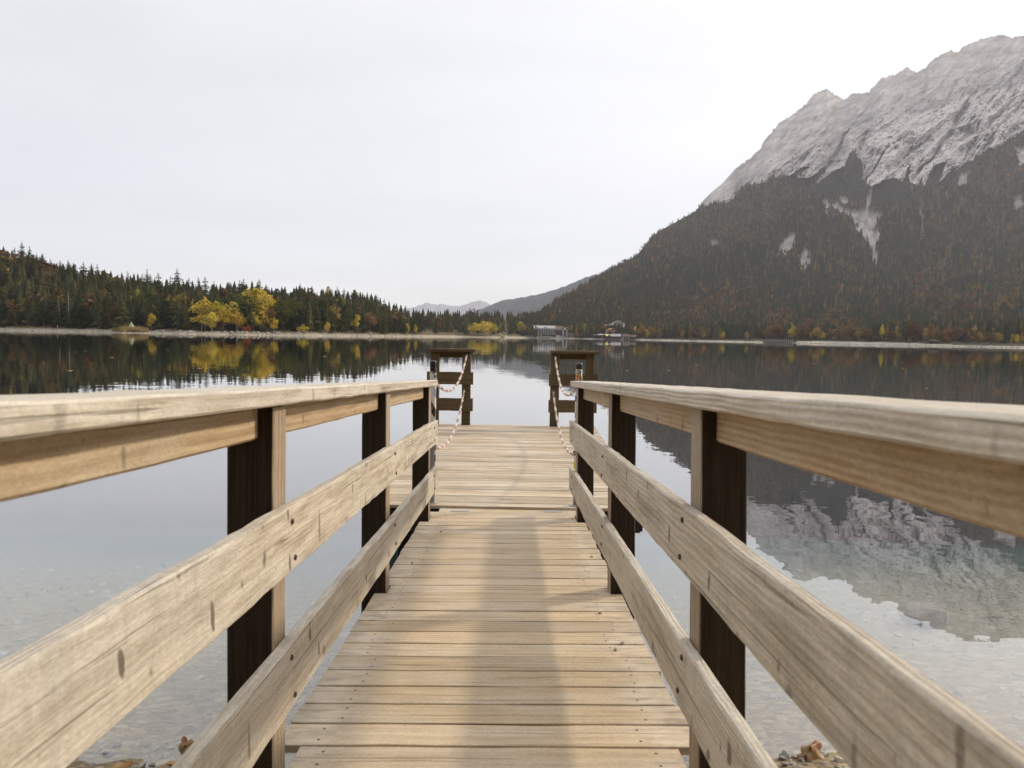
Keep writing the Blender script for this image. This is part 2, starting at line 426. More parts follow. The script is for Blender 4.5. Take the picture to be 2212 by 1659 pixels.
# ---------------- steel poles with stickers
def paint_mat(name, kind):
    m = NT(name)
    o = m.n('TexCoord').outputs['Object']
    s = m.n('SeparateXYZ', i_0=o).outputs
    f = m.noise(o, 26, 4)
    base = m.mix(f, (0.20, 0.19, 0.18), (0.30, 0.29, 0.27))
    peel = m.ramp(m.math('ADD', s[2], m.math('MULTIPLY', m.noise(o, 30, 3), .12)), kind[0], kind[0] + .004)
    c = m.mix(peel, base, m.mix(m.noise(o, 40, 3), (0.62, 0.58, 0.53), (0.76, 0.72, 0.67)))
    if kind[1]:
        drip = m.ramp(m.math('ADD', s[2], m.math('MULTIPLY', m.noise(m.vmath('MULTIPLY', o, (60, 60, 6)), 1, 3), .16)), kind[1], kind[1] + .004)
        c = m.mix(drip, c, (0.014, 0.013, 0.012))
    m.bsdf(c, .5, .4)
    return m.mat
def sticker(name, a0, a1, z0, z1, mat, parent, skew=0.0, r=.0302, n=10):
    V = []; Q = []
    for i in range(n + 1):
        a = a0 + (a1 - a0) * i / n
        for zz in (z0, z1):
            V.append((r * math.sin(a), -r * math.cos(a), zz + skew * (a - a0)))
    for i in range(n): Q.append((2 * i, 2 * i + 2, 2 * i + 3, 2 * i + 1))
    return link(name, npmesh(name, V, [Q], [mat]), parent)
def sticker_disc(name, ac, zc, R, mat, parent, r=.0304, sq=1.0, n=24):
    V = [(r * math.sin(ac), -r * math.cos(ac), zc)]; T = []
    for k in range(n):
        t = 2 * math.pi * k / n
        a = ac + R * math.cos(t) / r; V.append((r * math.sin(a), -r * math.cos(a), zc + R * sq * math.sin(t))); T.append((0, 1 + k, 1 + (k + 1) % n))
    return link(name, npmesh(name, V, [T], [mat]), parent)
def sticker_text(txt, ac, zc, size, mat, parent, r=.0307, rot=0.0, skew=0.0):
    cu = bpy.data.curves.new('lettering', 'FONT'); cu.body = txt; cu.size = size; cu.align_x = 'CENTER'; cu.align_y = 'CENTER'; cu.resolution_u = 3
    tmp = bpy.data.objects.new('lettering_tmp', cu); COL.objects.link(tmp)
    dg = bpy.context.evaluated_depsgraph_get(); dg.update()
    me = bpy.data.meshes.new_from_object(tmp.evaluated_get(dg)); me.name = 'lettering'
    bpy.data.objects.remove(tmp)
    ca, sa = math.cos(rot), math.sin(rot)
    for v in me.vertices:
        x, yv = v.co.x * ca - v.co.y * sa, v.co.x * sa + v.co.y * ca
        a = ac + x / r; v.co = (r * math.sin(a), -r * math.cos(a), zc + yv)
    me.materials.clear(); me.materials.append(mat)
    return link('lettering', me, parent)
M_white = plain('white_sticker', (0.62, 0.60, 0.56), .5, .3, .12, 60)
M_orange = plain('orange_sticker', (0.52, 0.25, 0.035), .45, .4, .15, 60)
M_red = plain('red_sticker', (0.42, 0.05, 0.02), .45, .4, .15, 60)
M_green = plain('green_sticker', (0.05, 0.20, 0.10), .45, .4, .15, 60)
M_yellow = plain('yellow_sticker', (0.60, 0.55, 0.05), .45, .4, .15, 60)
M_blue = plain('blue_print', (0.18, 0.28, 0.48), .5, .3, .2, 90)
def pole(x, y, m, top, label):
    t = thing('pole', label, 'pole', (x, y, PLAT_Z - .02), 0)
    V, Q = lathe([(.029, 0), (.029, .08), (.029, top * .5), (.029, top - .055)], 24)
    link('tube', npmesh('tube', V, [Q], [m], smooth=True), t)
    V, Q = lathe([(.0285, top - .056), (.0305, top - .054), (.0305, top - .012), (.027, top - .003), (.018, top), (0.0005, top + .001)], 24)
    link('cap', npmesh('cap', V, [Q], [M_black], smooth=True), t)
    V, Q = lathe([(.055, 0.0215), (.055, .028), (.03, .03)], 20); link('foot_plate', npmesh('foot_plate', V, [Q], [M_steel]), t)
    return t
pl = pole(-.634, 6.56, paint_mat('peeling_paint', (.62, 1.285)), 1.30, 'steel pole with dripping black paint and torn stickers beside the left handrail end')
sticker('sticker', -.2, 1.3, 1.01, 1.10, M_white, pl, -.02)
sticker('sticker', .55, 1.35, .985, 1.06, M_blue, pl, -.02, r=.0304)
sk = sticker('sticker', -.35, 1.4, .845, .945, M_black, pl, -.055)
sticker_text('UNTRA', .55, .862, .052, M_orange, sk, rot=rad(-52))
sticker('sticker', -.6, 1.2, .64, .78, M_white, pl, .02)
gd = sticker_disc('sticker', .75, .68, .036, M_green, pl, r=.0306, sq=1.0, n=4)
for a_, z_, r_ in ((.9, 1.21, .016), (.8, 1.16, .013), (.95, 1.12, .010)): sticker_disc('sticker', a_, z_, r_, M_black, pl, r=.0303, sq=1.4, n=7)
sticker('hook', .9, 1.25, .40, .46, M_black, pl, 0, r=.034)
prr = pole(.66, 6.56, paint_mat('worn_white_paint', (.30, 1.36)), 1.30, 'steel pole with an orange sticker reading D beside the right handrail end')
so = sticker('sticker', -1.5, .35, 1.08, 1.20, M_orange, prr)
sticker_disc('emblem', -.62, 1.155, .028, M_red, so, r=.0306)
sticker_text('D', -.62, 1.155, .055, M_white, so, r=.0311)
sticker('sticker', -.9, .55, 1.205, 1.235, M_black, prr)
sticker('sticker', -.8, .3, 1.215, 1.226, M_white, prr, 0, r=.0305)
sticker('sticker', .35, .85, 1.10, 1.20, M_black, prr, -.05)
for k in range(5): sticker('sticker', -1.5, -.75, .66 + .075 * k, .71 + .075 * k, (M_white, M_black, M_orange, M_white, M_black)[k], prr)
sticker('sticker', -1.5, -.6, .33, .42, M_yellow, prr)

# ---------------- red and white chains
def chain_mat(red):
    return plain('red_plastic' if red else 'white_plastic', (0.50, 0.27, 0.20) if red else (0.78, 0.76, 0.72), .4, .4, .1, 30)
M_cr, M_cw = chain_mat(True), chain_mat(False)
def chain(a, b, sag, label, phase):
    a = np.array(a, float); b = np.array(b, float)
    n = 600; t = np.linspace(0, 1, n)[:, None]
    P = a * (1 - t) + b * t; P[:, 2] -= (sag * 4 * t * (1 - t))[:, 0]
    s = np.concatenate([[0], np.cumsum(np.linalg.norm(np.diff(P, axis=0), axis=1))])
    V = []; Q = []; MI = []
    pitch = .040; nl = int(s[-1] / pitch)
    side = np.cross(b - a, (0, 0, 1)); side /= np.linalg.norm(side)
    for strand in (0, 1):
        for i in range(nl):
            u = (i + .5 + strand * .4) * pitch
            if u > s[-1]: continue
            c = np.array([np.interp(u, s, P[:, k]) for k in range(3)]); c2 = np.array([np.interp(min(u + .01, s[-1]), s, P[:, k]) for k in range(3)]); c0 = np.array([np.interp(u - .01, s, P[:, k]) for k in range(3)])
            T = c2 - c0; T /= np.linalg.norm(T); Nn = np.cross(T, side); Nn /= np.linalg.norm(Nn)
            ang = u * 9 + strand * math.pi
            c = c + (side * math.cos(ang) + Nn * math.sin(ang)) * .0075
            tw = i % 2 * (math.pi / 2) + u * 5
            A = side * math.cos(tw) + Nn * math.sin(tw); B = np.cross(T, A)
            base = len(V); n1, n2 = 10, 4
            for p in range(n1):
                th = 2 * math.pi * p / n1
                ctr = T * math.cos(th) * .0225 + A * math.sin(th) * .0085
                out = T * math.cos(th) * .6 + A * math.sin(th); out /= np.linalg.norm(out)
                for q in range(n2):
                    ph = 2 * math.pi * q / n2 + .78
                    V.append(c + ctr + (out * math.cos(ph) + B * math.sin(ph)) * .0036)
            for p in range(n1):
                for q in range(n2):
                    Q.append((base + p * n2 + q, base + ((p + 1) % n1) * n2 + q, base + ((p + 1) % n1) * n2 + (q + 1) % n2, base + p * n2 + (q + 1) % n2))
                    MI.append(1 if int((u + phase) / .30) % 2 else 0)
    o = link('chain', npmesh('chain', V, [Q], [M_cw, M_cr], MI, smooth=True))
    tag(o, label, 'chain')
    for e in (a, b): boxobj('hook', [(e[0] - .012, e[0] + .012, e[1] - .012, e[1] + .03, e[2] - .012, e[2] + .03)], M_steel, o)
    return o
fy = PY0 + LEN - .165
G = 'red and white chains beside the platform'
chain((-.700, fy + .02, PLAT_Z + 1.165), (-.607, 6.545, PLAT_Z + 1.085), .27, 'upper of the two red and white chains hanging from the left guard frame', .0)
chain((-.735, fy + .02, PLAT_Z + .575), (-.607, 6.545, PLAT_Z + .50), .26, 'lower of the two red and white chains hanging from the left guard frame', .15)
chain((.785, fy + .02, PLAT_Z + 1.165), (.633, 6.545, PLAT_Z + 1.055), .27, 'upper of the two red and white chains hanging from the right guard frame', .1)
chain((.765, fy + .02, PLAT_Z + .575), (.633, 6.545, PLAT_Z + .47), .26, 'lower of the two red and white chains hanging from the right guard frame', .25)
for o in bpy.data.objects:
    if o.name.startswith('chain'): o['group'] = G
# ================================================================== LIGHT, SKY, AIR
sun_dir = ramp_r * 1.70 + ramp_dir * 0.92 + ramp_u * 1.0
sun_dir /= np.linalg.norm(sun_dir)
SUN_EL = math.asin(sun_dir[2]); SUN_AZ = math.atan2(sun_dir[0], sun_dir[1])
sd = bpy.data.lights.new('sun', 'SUN'); sd.energy = 4.2; sd.angle = rad(3.2); sd.color = (1.0, 0.88, 0.70)
so_ = bpy.data.objects.new('sun', sd); COL.objects.link(so_)
so_.rotation_euler = Vector(sun_dir).to_track_quat('Z', 'Y').to_euler()
W = bpy.data.worlds.new('World'); S.world = W; W.use_nodes = True
wt = W.node_tree; wt.nodes.clear()
class WN(NT):
    def __init__(self, tree): self.t = tree
wn = WN(wt)
sky = wt.nodes.new('ShaderNodeTexSky'); sky.sky_type = 'NISHITA'; sky.sun_disc = False
sky.sun_elevation = SUN_EL; sky.sun_rotation = SUN_AZ; sky.air_density = 1.0; sky.dust_density = 2.0; sky.altitude = 900
b1 = wt.nodes.new('ShaderNodeBackground'); wt.links.new(sky.outputs[0], b1.inputs[0]); b1.inputs[1].default_value = 0.05
# thin veil of high cloud over the blue sky
tc = wt.nodes.new('ShaderNodeTexCoord').outputs['Generated']
nv = wn.vmath('NORMALIZE', tc, (0, 0, 0))
sz = wn.n('SeparateXYZ', i_0=nv).outputs
cl_v = wn.n('CombineXYZ', i_0=wn.math('DIVIDE', sz[0], wn.math('ADD', wn.math('MAXIMUM', sz[2], 0.0), .22)), i_1=wn.math('DIVIDE', sz[1], wn.math('ADD', wn.math('MAXIMUM', sz[2], 0.0), .22))).outputs[0]
cn = wn.noise(wn.vmath('MULTIPLY', cl_v, (.8, 1.4, 1)), 1.0, 6, .55, .5)
cn2 = wn.noise(wn.vmath('MULTIPLY', cl_v, (.35, .5, 1)), 1.7, 3, .5, .3)
glow = wn.n('VectorMath', operation='DOT_PRODUCT', i_0=nv, i_1=tuple(float(v) for v in sun_dir)).outputs['Value']
gl = wn.math('POWER', wn.math('MAXIMUM', glow, 0.0), 2.2)
veil = wn.math('ADD', wn.math('MULTIPLY', wn.ramp(cn, .3, .72), .11), wn.math('MULTIPLY', wn.ramp(cn2, .3, .7), .09))
veil = wn.math('ADD', wn.math('ADD', veil, .635), wn.math('MULTIPLY', gl, .07))
veil = wn.math('MULTIPLY', veil, wn.ramp(sz[2], .36, .95, 1.0, 1.75))
vc = wn.mix(wn.ramp(veil, .70, 1.0), (1.0, 0.965, 0.905), (1.0, 0.975, 0.92))
b2 = wt.nodes.new('ShaderNodeBackground'); wt.links.new(vc, b2.inputs[0]); wt.links.new(veil, b2.inputs[1])
ad = wt.nodes.new('ShaderNodeAddShader'); wt.links.new(b1.outputs[0], ad.inputs[0]); wt.links.new(b2.outputs[0], ad.inputs[1])
wo = wt.nodes.new('ShaderNodeOutputWorld'); wt.links.new(ad.outputs[0], wo.inputs[0])

# haze: one closed box of even air
hm = NT('haze_air'); pv = hm.n('VolumePrincipled')
pv.inputs['Color'].default_value = (0.82, 0.85, 1.0, 1); pv.inputs['Density'].default_value = 7.5e-5; pv.inputs['Anisotropy'].default_value = 0.35
hm.t.links.new(pv.outputs[0], hm.out.inputs['Volume'])
hz = boxobj('haze', [(-9000, 9000, -3000, 13500, -42, 2900)], hm.mat); tag(hz, kind='stuff')

# ================================================================== WATER AND LAKE BED
wm = NT('lake_water')
p = wm.pos()
def slope_noise(vec_scale, k, detail=2):
    c = wm.noise(wm.vmath('MULTIPLY', p, vec_scale), 1.0, detail, .5, col=True)
    return wm.vmath('MULTIPLY', wm.vmath('SUBTRACT', c, (.5, .5, .5)), (k, k, 0))
calm = wm.noise(wm.vmath('MULTIPLY', p, (.05, .16, 1)), 1.0, 3)
amp = wm.ramp(calm, .35, .7, .5, 1.5)
sl = wm.vmath('ADD', slope_noise((1.1, 2.0, 1), .013), slope_noise((5.0, 8.5, 1), .012))
streak = wm.ramp(wm.noise(wm.vmath('MULTIPLY', p, (.0035, .06, 1)), 1.0, 2), .66, .72)
sl = wm.vmath('MULTIPLY', sl, wm.n('CombineXYZ', i_0=wm.math('ADD', amp, wm.math('MULTIPLY', streak, 3.0)), i_1=wm.math('ADD', amp, wm.math('MULTIPLY', streak, 3.0)), i_2=0.0).outputs[0])
nrm = wm.vmath('NORMALIZE', wm.vmath('ADD', sl, (0, 0, 1)), (0, 0, 0))
inc = wm.n('NewGeometry').outputs['Incoming']
cosv = wm.n('VectorMath', operation='DOT_PRODUCT', i_0=inc, i_1=nrm).outputs['Value']
fr = wm.math('POWER', wm.math('SUBTRACT', 1.0, wm.math('ABSOLUTE', cosv), clamp=True), 2.55)
fr = wm.math('MULTIPLY_ADD', fr, .955, .04, clamp=True)
gl_ = wm.n('BsdfGlossy', distribution='GGX', i_Roughness=0.0, i_Normal=nrm); gl_.inputs['Color'].default_value = (1, 1, 1, 1)
tr_ = wm.n('BsdfTransparent'); tr_.inputs['Color'].default_value = (0.97, 0.985, 0.98, 1)
mx_ = wm.n('MixShader', i_0=fr); wm.t.links.new(tr_.outputs[0], mx_.inputs[1]); wm.t.links.new(gl_.outputs[0], mx_.inputs[2])
wm.t.links.new(mx_.outputs[0], wm.out.inputs['Surface'])
va = wm.n('VolumeAbsorption'); va.inputs['Color'].default_value = (0.22, 0.62, 0.60, 1); va.inputs['Density'].default_value = 0.17
wm.t.links.new(va.outputs[0], wm.out.inputs['Volume'])
water = boxobj('lake_water', [(-1900, 1700, -1.0, 1450, -40, 0)], wm.mat); tag(water, kind='structure')

bm_ = NT('pebble_bed')
bp = bm_.pos()
wv = bm_.vmath('MULTIPLY', bm_.vmath('SUBTRACT', bm_.noise(bp, 9, 2, col=True), (.5, .5, .5)), (.05, .05, .05))
bq = bm_.vmath('ADD', bp, wv)
v1 = bm_.n('TexVoronoi', feature='F1'); bm_.put(v1, 'Vector', bm_.vmath('MULTIPLY', bq, (13, 22, 13))); bm_.put(v1, 'Scale', 1.0)
v2 = bm_.n('TexVoronoi', feature='F1'); bm_.put(v2, 'Vector', bm_.vmath('MULTIPLY', bq, (32, 48, 32))); bm_.put(v2, 'Scale', 1.0)
v3 = bm_.n('TexVoronoi', feature='DISTANCE_TO_EDGE'); bm_.put(v3, 'Vector', bm_.vmath('MULTIPLY', bq, (13, 22, 13))); bm_.put(v3, 'Scale', 1.0)
k1 = bm_.n('SeparateColor', i_0=v1.outputs['Color']).outputs; k2 = bm_.n('SeparateColor', i_0=v2.outputs['Color']).outputs
c1 = bm_.mix(k1[0], (0.15, 0.11, 0.06), (0.36, 0.285, 0.18))
c2 = bm_.mix(k2[0], (0.12, 0.09, 0.05), (0.32, 0.255, 0.165))
cb = bm_.mix(bm_.ramp(k1[1], .3, .5), c2, c1)
cb = bm_.mix(bm_.ramp(v3.outputs['Distance'], .0, .06, .65, 0), cb, (0.06, 0.05, 0.038))
big = bm_.noise(bp, .55, 4)
cb = bm_.mix(bm_.ramp(big, .4, .7, 0, .45), cb, (0.18, 0.14, 0.07))
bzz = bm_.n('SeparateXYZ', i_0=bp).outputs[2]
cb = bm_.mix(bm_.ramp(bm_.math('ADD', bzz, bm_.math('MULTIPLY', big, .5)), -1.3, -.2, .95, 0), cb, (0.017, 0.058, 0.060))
hb = bm_.math('MULTIPLY', v3.outputs['Distance'], 1.0)
bm_.bsdf(cb, .8, .2, bm_.bump(hb, .8, .02))
def bedz(x, y):
    """shore behind the camera, then shelving bed, then the drop into deep water"""
    s = 2.98 - y + .22 * vnoise(x * .55 + 3, y * .3) + .09 * vnoise(x * 2.1, y * 1.7)
    s = s + np.where(x > 0, .20, .16) * np.clip(np.abs(x), 0, 1)
    z = np.where(s > 0, s * .16, s * .15)
    deep = np.clip(-s - 4, 0, None)
    return np.maximum(z - .022 * deep ** 1.5, -34)
xs = np.concatenate([-np.geomspace(60, 4, 24), np.linspace(-3.9, 3.9, 118), np.geomspace(4, 60, 24)])
ys = np.concatenate([np.linspace(-14, 1.4, 22), np.linspace(1.5, 7, 110), np.geomspace(7.1, 120, 60)])
XX, YY = np.meshgrid(xs, ys); ZZ = bedz(XX, YY) + .008 * vnoise(XX * 14, YY * 14)
def grid_faces(nr, nc):
    i = np.arange(nr * nc).reshape(nr, nc)
    return np.stack([i[:-1, :-1], i[:-1, 1:], i[1:, 1:], i[1:, :-1]], -1).reshape(-1, 4)
bed = link('lake_bed', npmesh('lake_bed', np.stack([XX, YY, ZZ], -1).reshape(-1, 3), [grid_faces(*XX.shape)], [bm_.mat], smooth=True)); tag(bed, kind='structure')
deepm = plain('deep_lake_floor', (0.035, 0.05, 0.045), .9, .1, .2, .05)
V = [(-2200, 60, -30), (2200, 60, -30), (2200, 1600, -30), (-2200, 1600, -30)]
tag(link('deep_lake_floor', npmesh('deep_lake_floor', V, [[(0, 1, 2, 3)]], [deepm])), kind='structure')
# unseen wooded slope behind the shore, added to block sky light from behind
xs2 = np.linspace(-140, 140, 40); ys2 = np.linspace(-14, -120, 30)
XX, YY = np.meshgrid(xs2, ys2); dd = -14 - YY
ZZ = bedz(XX, np.full_like(XX, -14)) + dd * .85 + 3.0 * fbm(XX * .08, YY * .08) * np.clip(dd / 8, 0, 1)
slope_m = NT('sky_block_ground'); pp = slope_m.pos()
slope_m.bsdf(slope_m.mix(slope_m.noise(pp, .35, 5), (0.012, 0.018, 0.009), (0.045, 0.034, 0.016)), .9, .1)
tag(link('sky_block_slope', npmesh('sky_block_slope', np.stack([XX, YY, ZZ], -1).reshape(-1, 3), [grid_faces(*XX.shape)[:, ::-1]], [slope_m.mat], smooth=True)), kind='structure')

# ------------------------------------------------------------------ pebbles, stones, leaves
def ico(sub):
    import bmesh
    bm = bmesh.new(); bmesh.ops.create_icosphere(bm, subdivisions=sub, radius=1.0)
    bm.verts.ensure_lookup_table()
    V = np.array([v.co[:] for v in bm.verts]); T = np.array([[v.index for v in f.verts] for f in bm.faces]); bm.free()
    return V, T
I1, T1 = ico(1); I2, T2 = ico(2); I3, T3 = ico(3)
def rock_shape(V, r, cuts=9, rough=.06):
    P = V.copy()
    for _ in range(cuts):
        n = r.normal(size=3); n /= np.linalg.norm(n); h = .55 + .3 * r.random()
        d = P @ n - h; P = P - np.outer(np.clip(d, 0, None), n)
    return P * (1 + rough * r.normal(size=(len(P), 1)))
def rotz(a):
    c, s = math.cos(a), math.sin(a); return np.array([[c, -s, 0], [s, c, 0], [0, 0, 1]])
stone_protos = [rock_shape(I2, rng) for _ in range(10)]
stone_m = NT('shore_stone')
sa = stone_m.attr('tint', 'Color'); so2 = stone_m.pos()
stone_m.bsdf(stone_m.mix(stone_m.math('MULTIPLY', stone_m.noise(so2, 60, 4), .7), sa, stone_m.mix(1.0, sa, (.55, .5, .45), 'MULTIPLY')), .55, .4, stone_m.bump(stone_m.noise(so2, 120, 3), .3, .004))
def stone_mass(name, pts, sizes, flat=.45, tints=None):
    V = []; T = []; C = []; b = 0
    for i, (p_, s_) in enumerate(zip(pts, sizes)):
        P = stone_protos[rng.integers(10)] * np.array([1, .7 + .3 * rng.random(), flat * (.6 + .7 * rng.random())]) * s_
        tilt = rng.normal(0, .3); c, s = math.cos(tilt), math.sin(tilt)
        P = P @ np.array([[c, 0, s], [0, 1, 0], [-s, 0, c]]).T @ rotz(rng.random() * 6.28).T + p_
        V.append(P); T.append(T2 + b); b += len(P)
        t = .13 + .28 * rng.random() ** 1.3; C.append(np.tile([t * 1.03, t * .94, t * .80, 1], (len(P), 1)))
    return npmesh(name, np.concatenate(V), [np.concatenate(T)], [stone_m.mat], attrs={'tint': ('FLOAT_COLOR', 'POINT', np.concatenate(C))})
pts = []; sz_ = []
for x0, x1, n in ((-3.2, -1.0, 2100), (.85, 2.9, 2100), (-1, .85, 300)):
    for _ in range(n):
        x = x0 + (x1 - x0) * rng.random(); y = 3.40 - 1.7 * rng.random() ** .8
        s = .009 + .020 * rng.random() ** 2.2
        z = float(bedz(np.array([x]), np.array([y]))[0]) + s * .18
        if z < -.035 and rng.random() < .75: continue
        pts.append((x, y, z)); sz_.append(s)
for _ in range(1500):      # bigger stones lying under the clear water
    x = -7 + 16 * rng.random(); y = 3.6 + 5.5 * rng.random()
    s = .015 + .035 * rng.random() ** 2
    pts.append((x, y, float(bedz(np.array([x]), np.array([y]))[0]) + s * .05)); sz_.append(s)
gv = link('pebbles', stone_mass('pebbles', pts, sz_)); tag(gv, kind='stuff')
def boulder(name, loc, sx, sy, szz, mat, label, group=None, seed=0, sub=I3, tri=T3, rough=.02):
    r = np.random.default_rng(seed)
    P = rock_shape(sub, r, 14, 0) ; P = P * (1 + .06 * fbm(P[:, 0] * 2 + seed, P[:, 1] * 2 + P[:, 2] * 3, 4)[:, None])
    P = P * np.array([sx, sy, szz])
    o = link(name, npmesh(name, P, [tri], [mat])); o.location = [float(v) for v in loc]; o.rotation_euler = (0, 0, r.random() * 6)
    return tag(o, label, 'rock', group)
M_rock = plain('pale_limestone', (0.30, 0.28, 0.25), .85, .2, .35, 1.5)
M_subrock = plain('submerged_stone', (0.25, 0.22, 0.165), .85, .2, .35, 3.0)
d = ray(2000, 1318); t_ = -(CAM[2] + .28) / d[2]; bx, by = (CAM + d * t_)[:2]
boulder('submerged_rock', (bx, by, float(bedz(np.array([bx]), np.array([by]))[0]) + .06), .27, .20, .12, M_subrock, 'large flat brown rock lying under the clear water to the right of the gangway', seed=5)

# dead leaves
leafm = {}
def leaf_mat(name, a, b):
    m = NT(name); o = m.n('TexCoord').outputs['Object']
    m.bsdf(m.mix(m.ramp(m.noise(o, 22, 4), .35, .65), a, b), .55, .35); leafm[name] = m.mat; return m.mat
lm1 = leaf_mat('bronze_leaf', (0.20, 0.075, 0.018), (0.30, 0.205, 0.095)); lm2 = leaf_mat('ochre_leaf', (0.36, 0.21, 0.06), (0.24, 0.11, 0.03)); lm3 = leaf_mat('yellow_leaf', (0.62, 0.44, 0.10), (0.45, 0.28, 0.06))
def leaf_mesh(name, mat, size=.1, curl=.5, seed=0):
    """lobed maple leaf, folded along the midrib and curled, with its stalk"""
    r = np.random.default_rng(seed)
    n = 60; pr = []
    for k in range(n):
        a = 2 * math.pi * k / n
        lobes = .60 + .40 * abs(math.cos(2.5 * (a - math.pi / 2))) ** 1.1
        if abs(((a + math.pi / 2 + math.pi) % (2 * math.pi)) - math.pi) < .35: lobes *= .45
        pr.append((lobes * math.cos(a) * .95, lobes * math.sin(a)))
    rings = 6; V = [(0, 0, 0)]; T = []; Q = []
    for i in range(1, rings + 1):
        f = i / rings
        for (x, y) in pr: V.append((x * f, y * f, 0))
    for k in range(n): T.append((0, 1 + k, 1 + (k + 1) % n))
    for i in range(rings - 1):
        for k in range(n):
            a = 1 + i * n + k; b = 1 + i * n + (k + 1) % n; Q.append((a, b, b + n, a + n))
    V = np.array(V)
    x, y = V[:, 0].copy(), V[:, 1].copy()
    V[:, 2] = curl * (-.75 * np.abs(x) - .45 * y * y + .12 * np.sin(5 * x + 3 * y + seed) + .08 * np.sin(9 * y))
    V[:, 0] = x * (1 - .35 * curl)
    b = len(V); st = []
    for i in range(9):
        f = i / 8
        for k in range(4):
            a = math.pi / 2 * k; st.append((.02 * math.cos(a) + .12 * f * f, -.05 - 1.0 * f, .02 * math.sin(a) - curl * .75 * f * f))
    V = np.concatenate([V, st])
    for i in range(8):
        for k in range(4): Q.append((b + 4 * i + k, b + 4 * i + (k + 1) % 4, b + 4 * i + 4 + (k + 1) % 4, b + 4 * i + 4 + k))
    return npmesh(name, V * size, [np.array(T), np.array(Q)], [mat], smooth=True)
def on_ground(px, py, dz=0):
    d = ray(px, py); lo, hi = .5, 40
    for _ in range(50):
        m_ = (lo + hi) / 2; q = CAM + d * m_
        if q[2] > float(bedz(np.array([q[0]]), np.array([q[1]]))[0]): lo = m_
        else: hi = m_
    return CAM + d * lo + np.array([0, 0, dz])
def put_leaf(me, loc, rot, label, group=None):
    o = link('fallen_leaf', me); o.location = [float(v) for v in loc]; o.rotation_euler = rot
    return tag(o, label, 'leaf', group)
put_leaf(leaf_mesh('maple_leaf', lm1, .085, .85, 1), on_ground(1748, 1640, .045), (.5, .2, -.9), 'curled bronze maple leaf with a long stalk on the pebbles right of the gangway')
put_leaf(leaf_mesh('maple_leaf', lm1, .055, .8, 2), on_ground(400, 1630, .035), (.9, -.3, .4), 'upright rust brown leaf on the pebbles beside the left lower board')
put_leaf(leaf_mesh('maple_leaf', lm2, .06, .4, 3), on_ground(392, 1652, .02), (.1, .2, 1.7), 'flat ochre leaf on the pebbles below the rust brown one')
put_leaf(leaf_mesh('maple_leaf', lm2, .055, .5, 4), on_ground(478 - 210, 1655, .02), (.2, .1, 2.6), 'ochre leaf half buried among the pebbles at the bottom edge left of the gangway')
floating = leaf_mesh('floating_leaf', lm3, .16, .25, 6)
for i, (px, py) in enumerate([(362, 755), (162, 760), (185, 758), (432, 795), (570, 755), (775, 756), (830, 757), (910, 764), (1030, 762), (240, 772), (150, 800), (700, 770), (1185, 795), (1505, 788), (1445, 800), (1760, 785), (1950, 795), (2100, 782), (2000, 838), (1355, 800)]):
    d = ray(px, py); q = CAM + d * (-(CAM[2] - .01) / d[2])
    o = link('floating_leaf', floating); o.location = [float(v) for v in q]; o.rotation_euler = (0, 0, rng.random() * 6.28)
    sc_ = min(1.5, np.linalg.norm(q[:2]) / 55 + .35); o.scale = (sc_,) * 3
    tag(o, 'yellow fallen leaf floating on the dark lake surface', 'leaf', 'leaves floating on the lake')
# small stones lying on the gangway deck (gangway coordinates)
crumb = stone_mass('stone_chip', [(0, 0, 0)], [.011], flat=.8)
for i, (x, yv, lab) in enumerate([(.57, 4.62, 'small brown stone chip on the deck boards near the right second post'), (.49, 3.52, 'brown stone chip on the planks in front of the right post foot'), (.54, 3.12, 'reddish stone chip near the right end of a deck plank'), (.50, 3.05, 'pale stone chip near the right end of a deck plank'),
                                (-.44, 5.35, 'tan stone chip on the planks near the left far post'), (-.53, 4.45, 'dark stone chip at the left edge of the deck planks')]):
    o = link('stone_chip', crumb); q = ramp_o + ramp_r * x + ramp_dir * yv + ramp_u * .006
    o.location = [float(v) for v in q]; o.rotation_euler = (0, 0, rng.random() * 6); tag(o, lab, 'stone', 'stone chips on the gangway deck')
# ================================================================== FAR LAND
# skylines and shores are given as bearings in the photo, with the real distance of each
def interp(x, pts, k): return np.interp(x, [p[0] for p in pts], [p[k] for p in pts])
def polar_land(name, az, rows, mat, attrs=None, kind='structure'):
    """rows: list of (r array over az, z array over az) from near to far"""
    R = np.array([r for r, z in rows]); Z = np.array([z for r, z in rows])
    X = CAM[0] + np.sin(az)[None] * R; Y = CAM[1] + np.cos(az)[None] * R
    V = np.stack([X, Y, Z], -1)
    me = npmesh(name, V.reshape(-1, 3), [grid_faces(*R.shape)], [mat], attrs=attrs, smooth=True)
    o = link(name, me); tag(o, kind=kind)
    return V

# ---- materials
gm = NT('shore_ground'); gp = gm.pos()
gz = gm.n('SeparateXYZ', i_0=gp).outputs[2]
g1 = gm.noise(gp, .25, 5)
gst = gm.mix(gm.ramp(gm.noise(gp, .8, 4), .3, .7), (0.21, 0.18, 0.13), (0.37, 0.33, 0.26))
ggr = gm.mix(g1, (0.055, 0.045, 0.022), (0.13, 0.095, 0.045))
gm.bsdf(gm.mix(gm.ramp(gm.math('ADD', gz, gm.math('MULTIPLY', g1, 1.6)), 1.7, 2.9), gst, ggr), .9, .15)
FOREST_FLOOR = plain('forest_floor', (0.028, 0.026, 0.014), .95, .1, .4, .05)

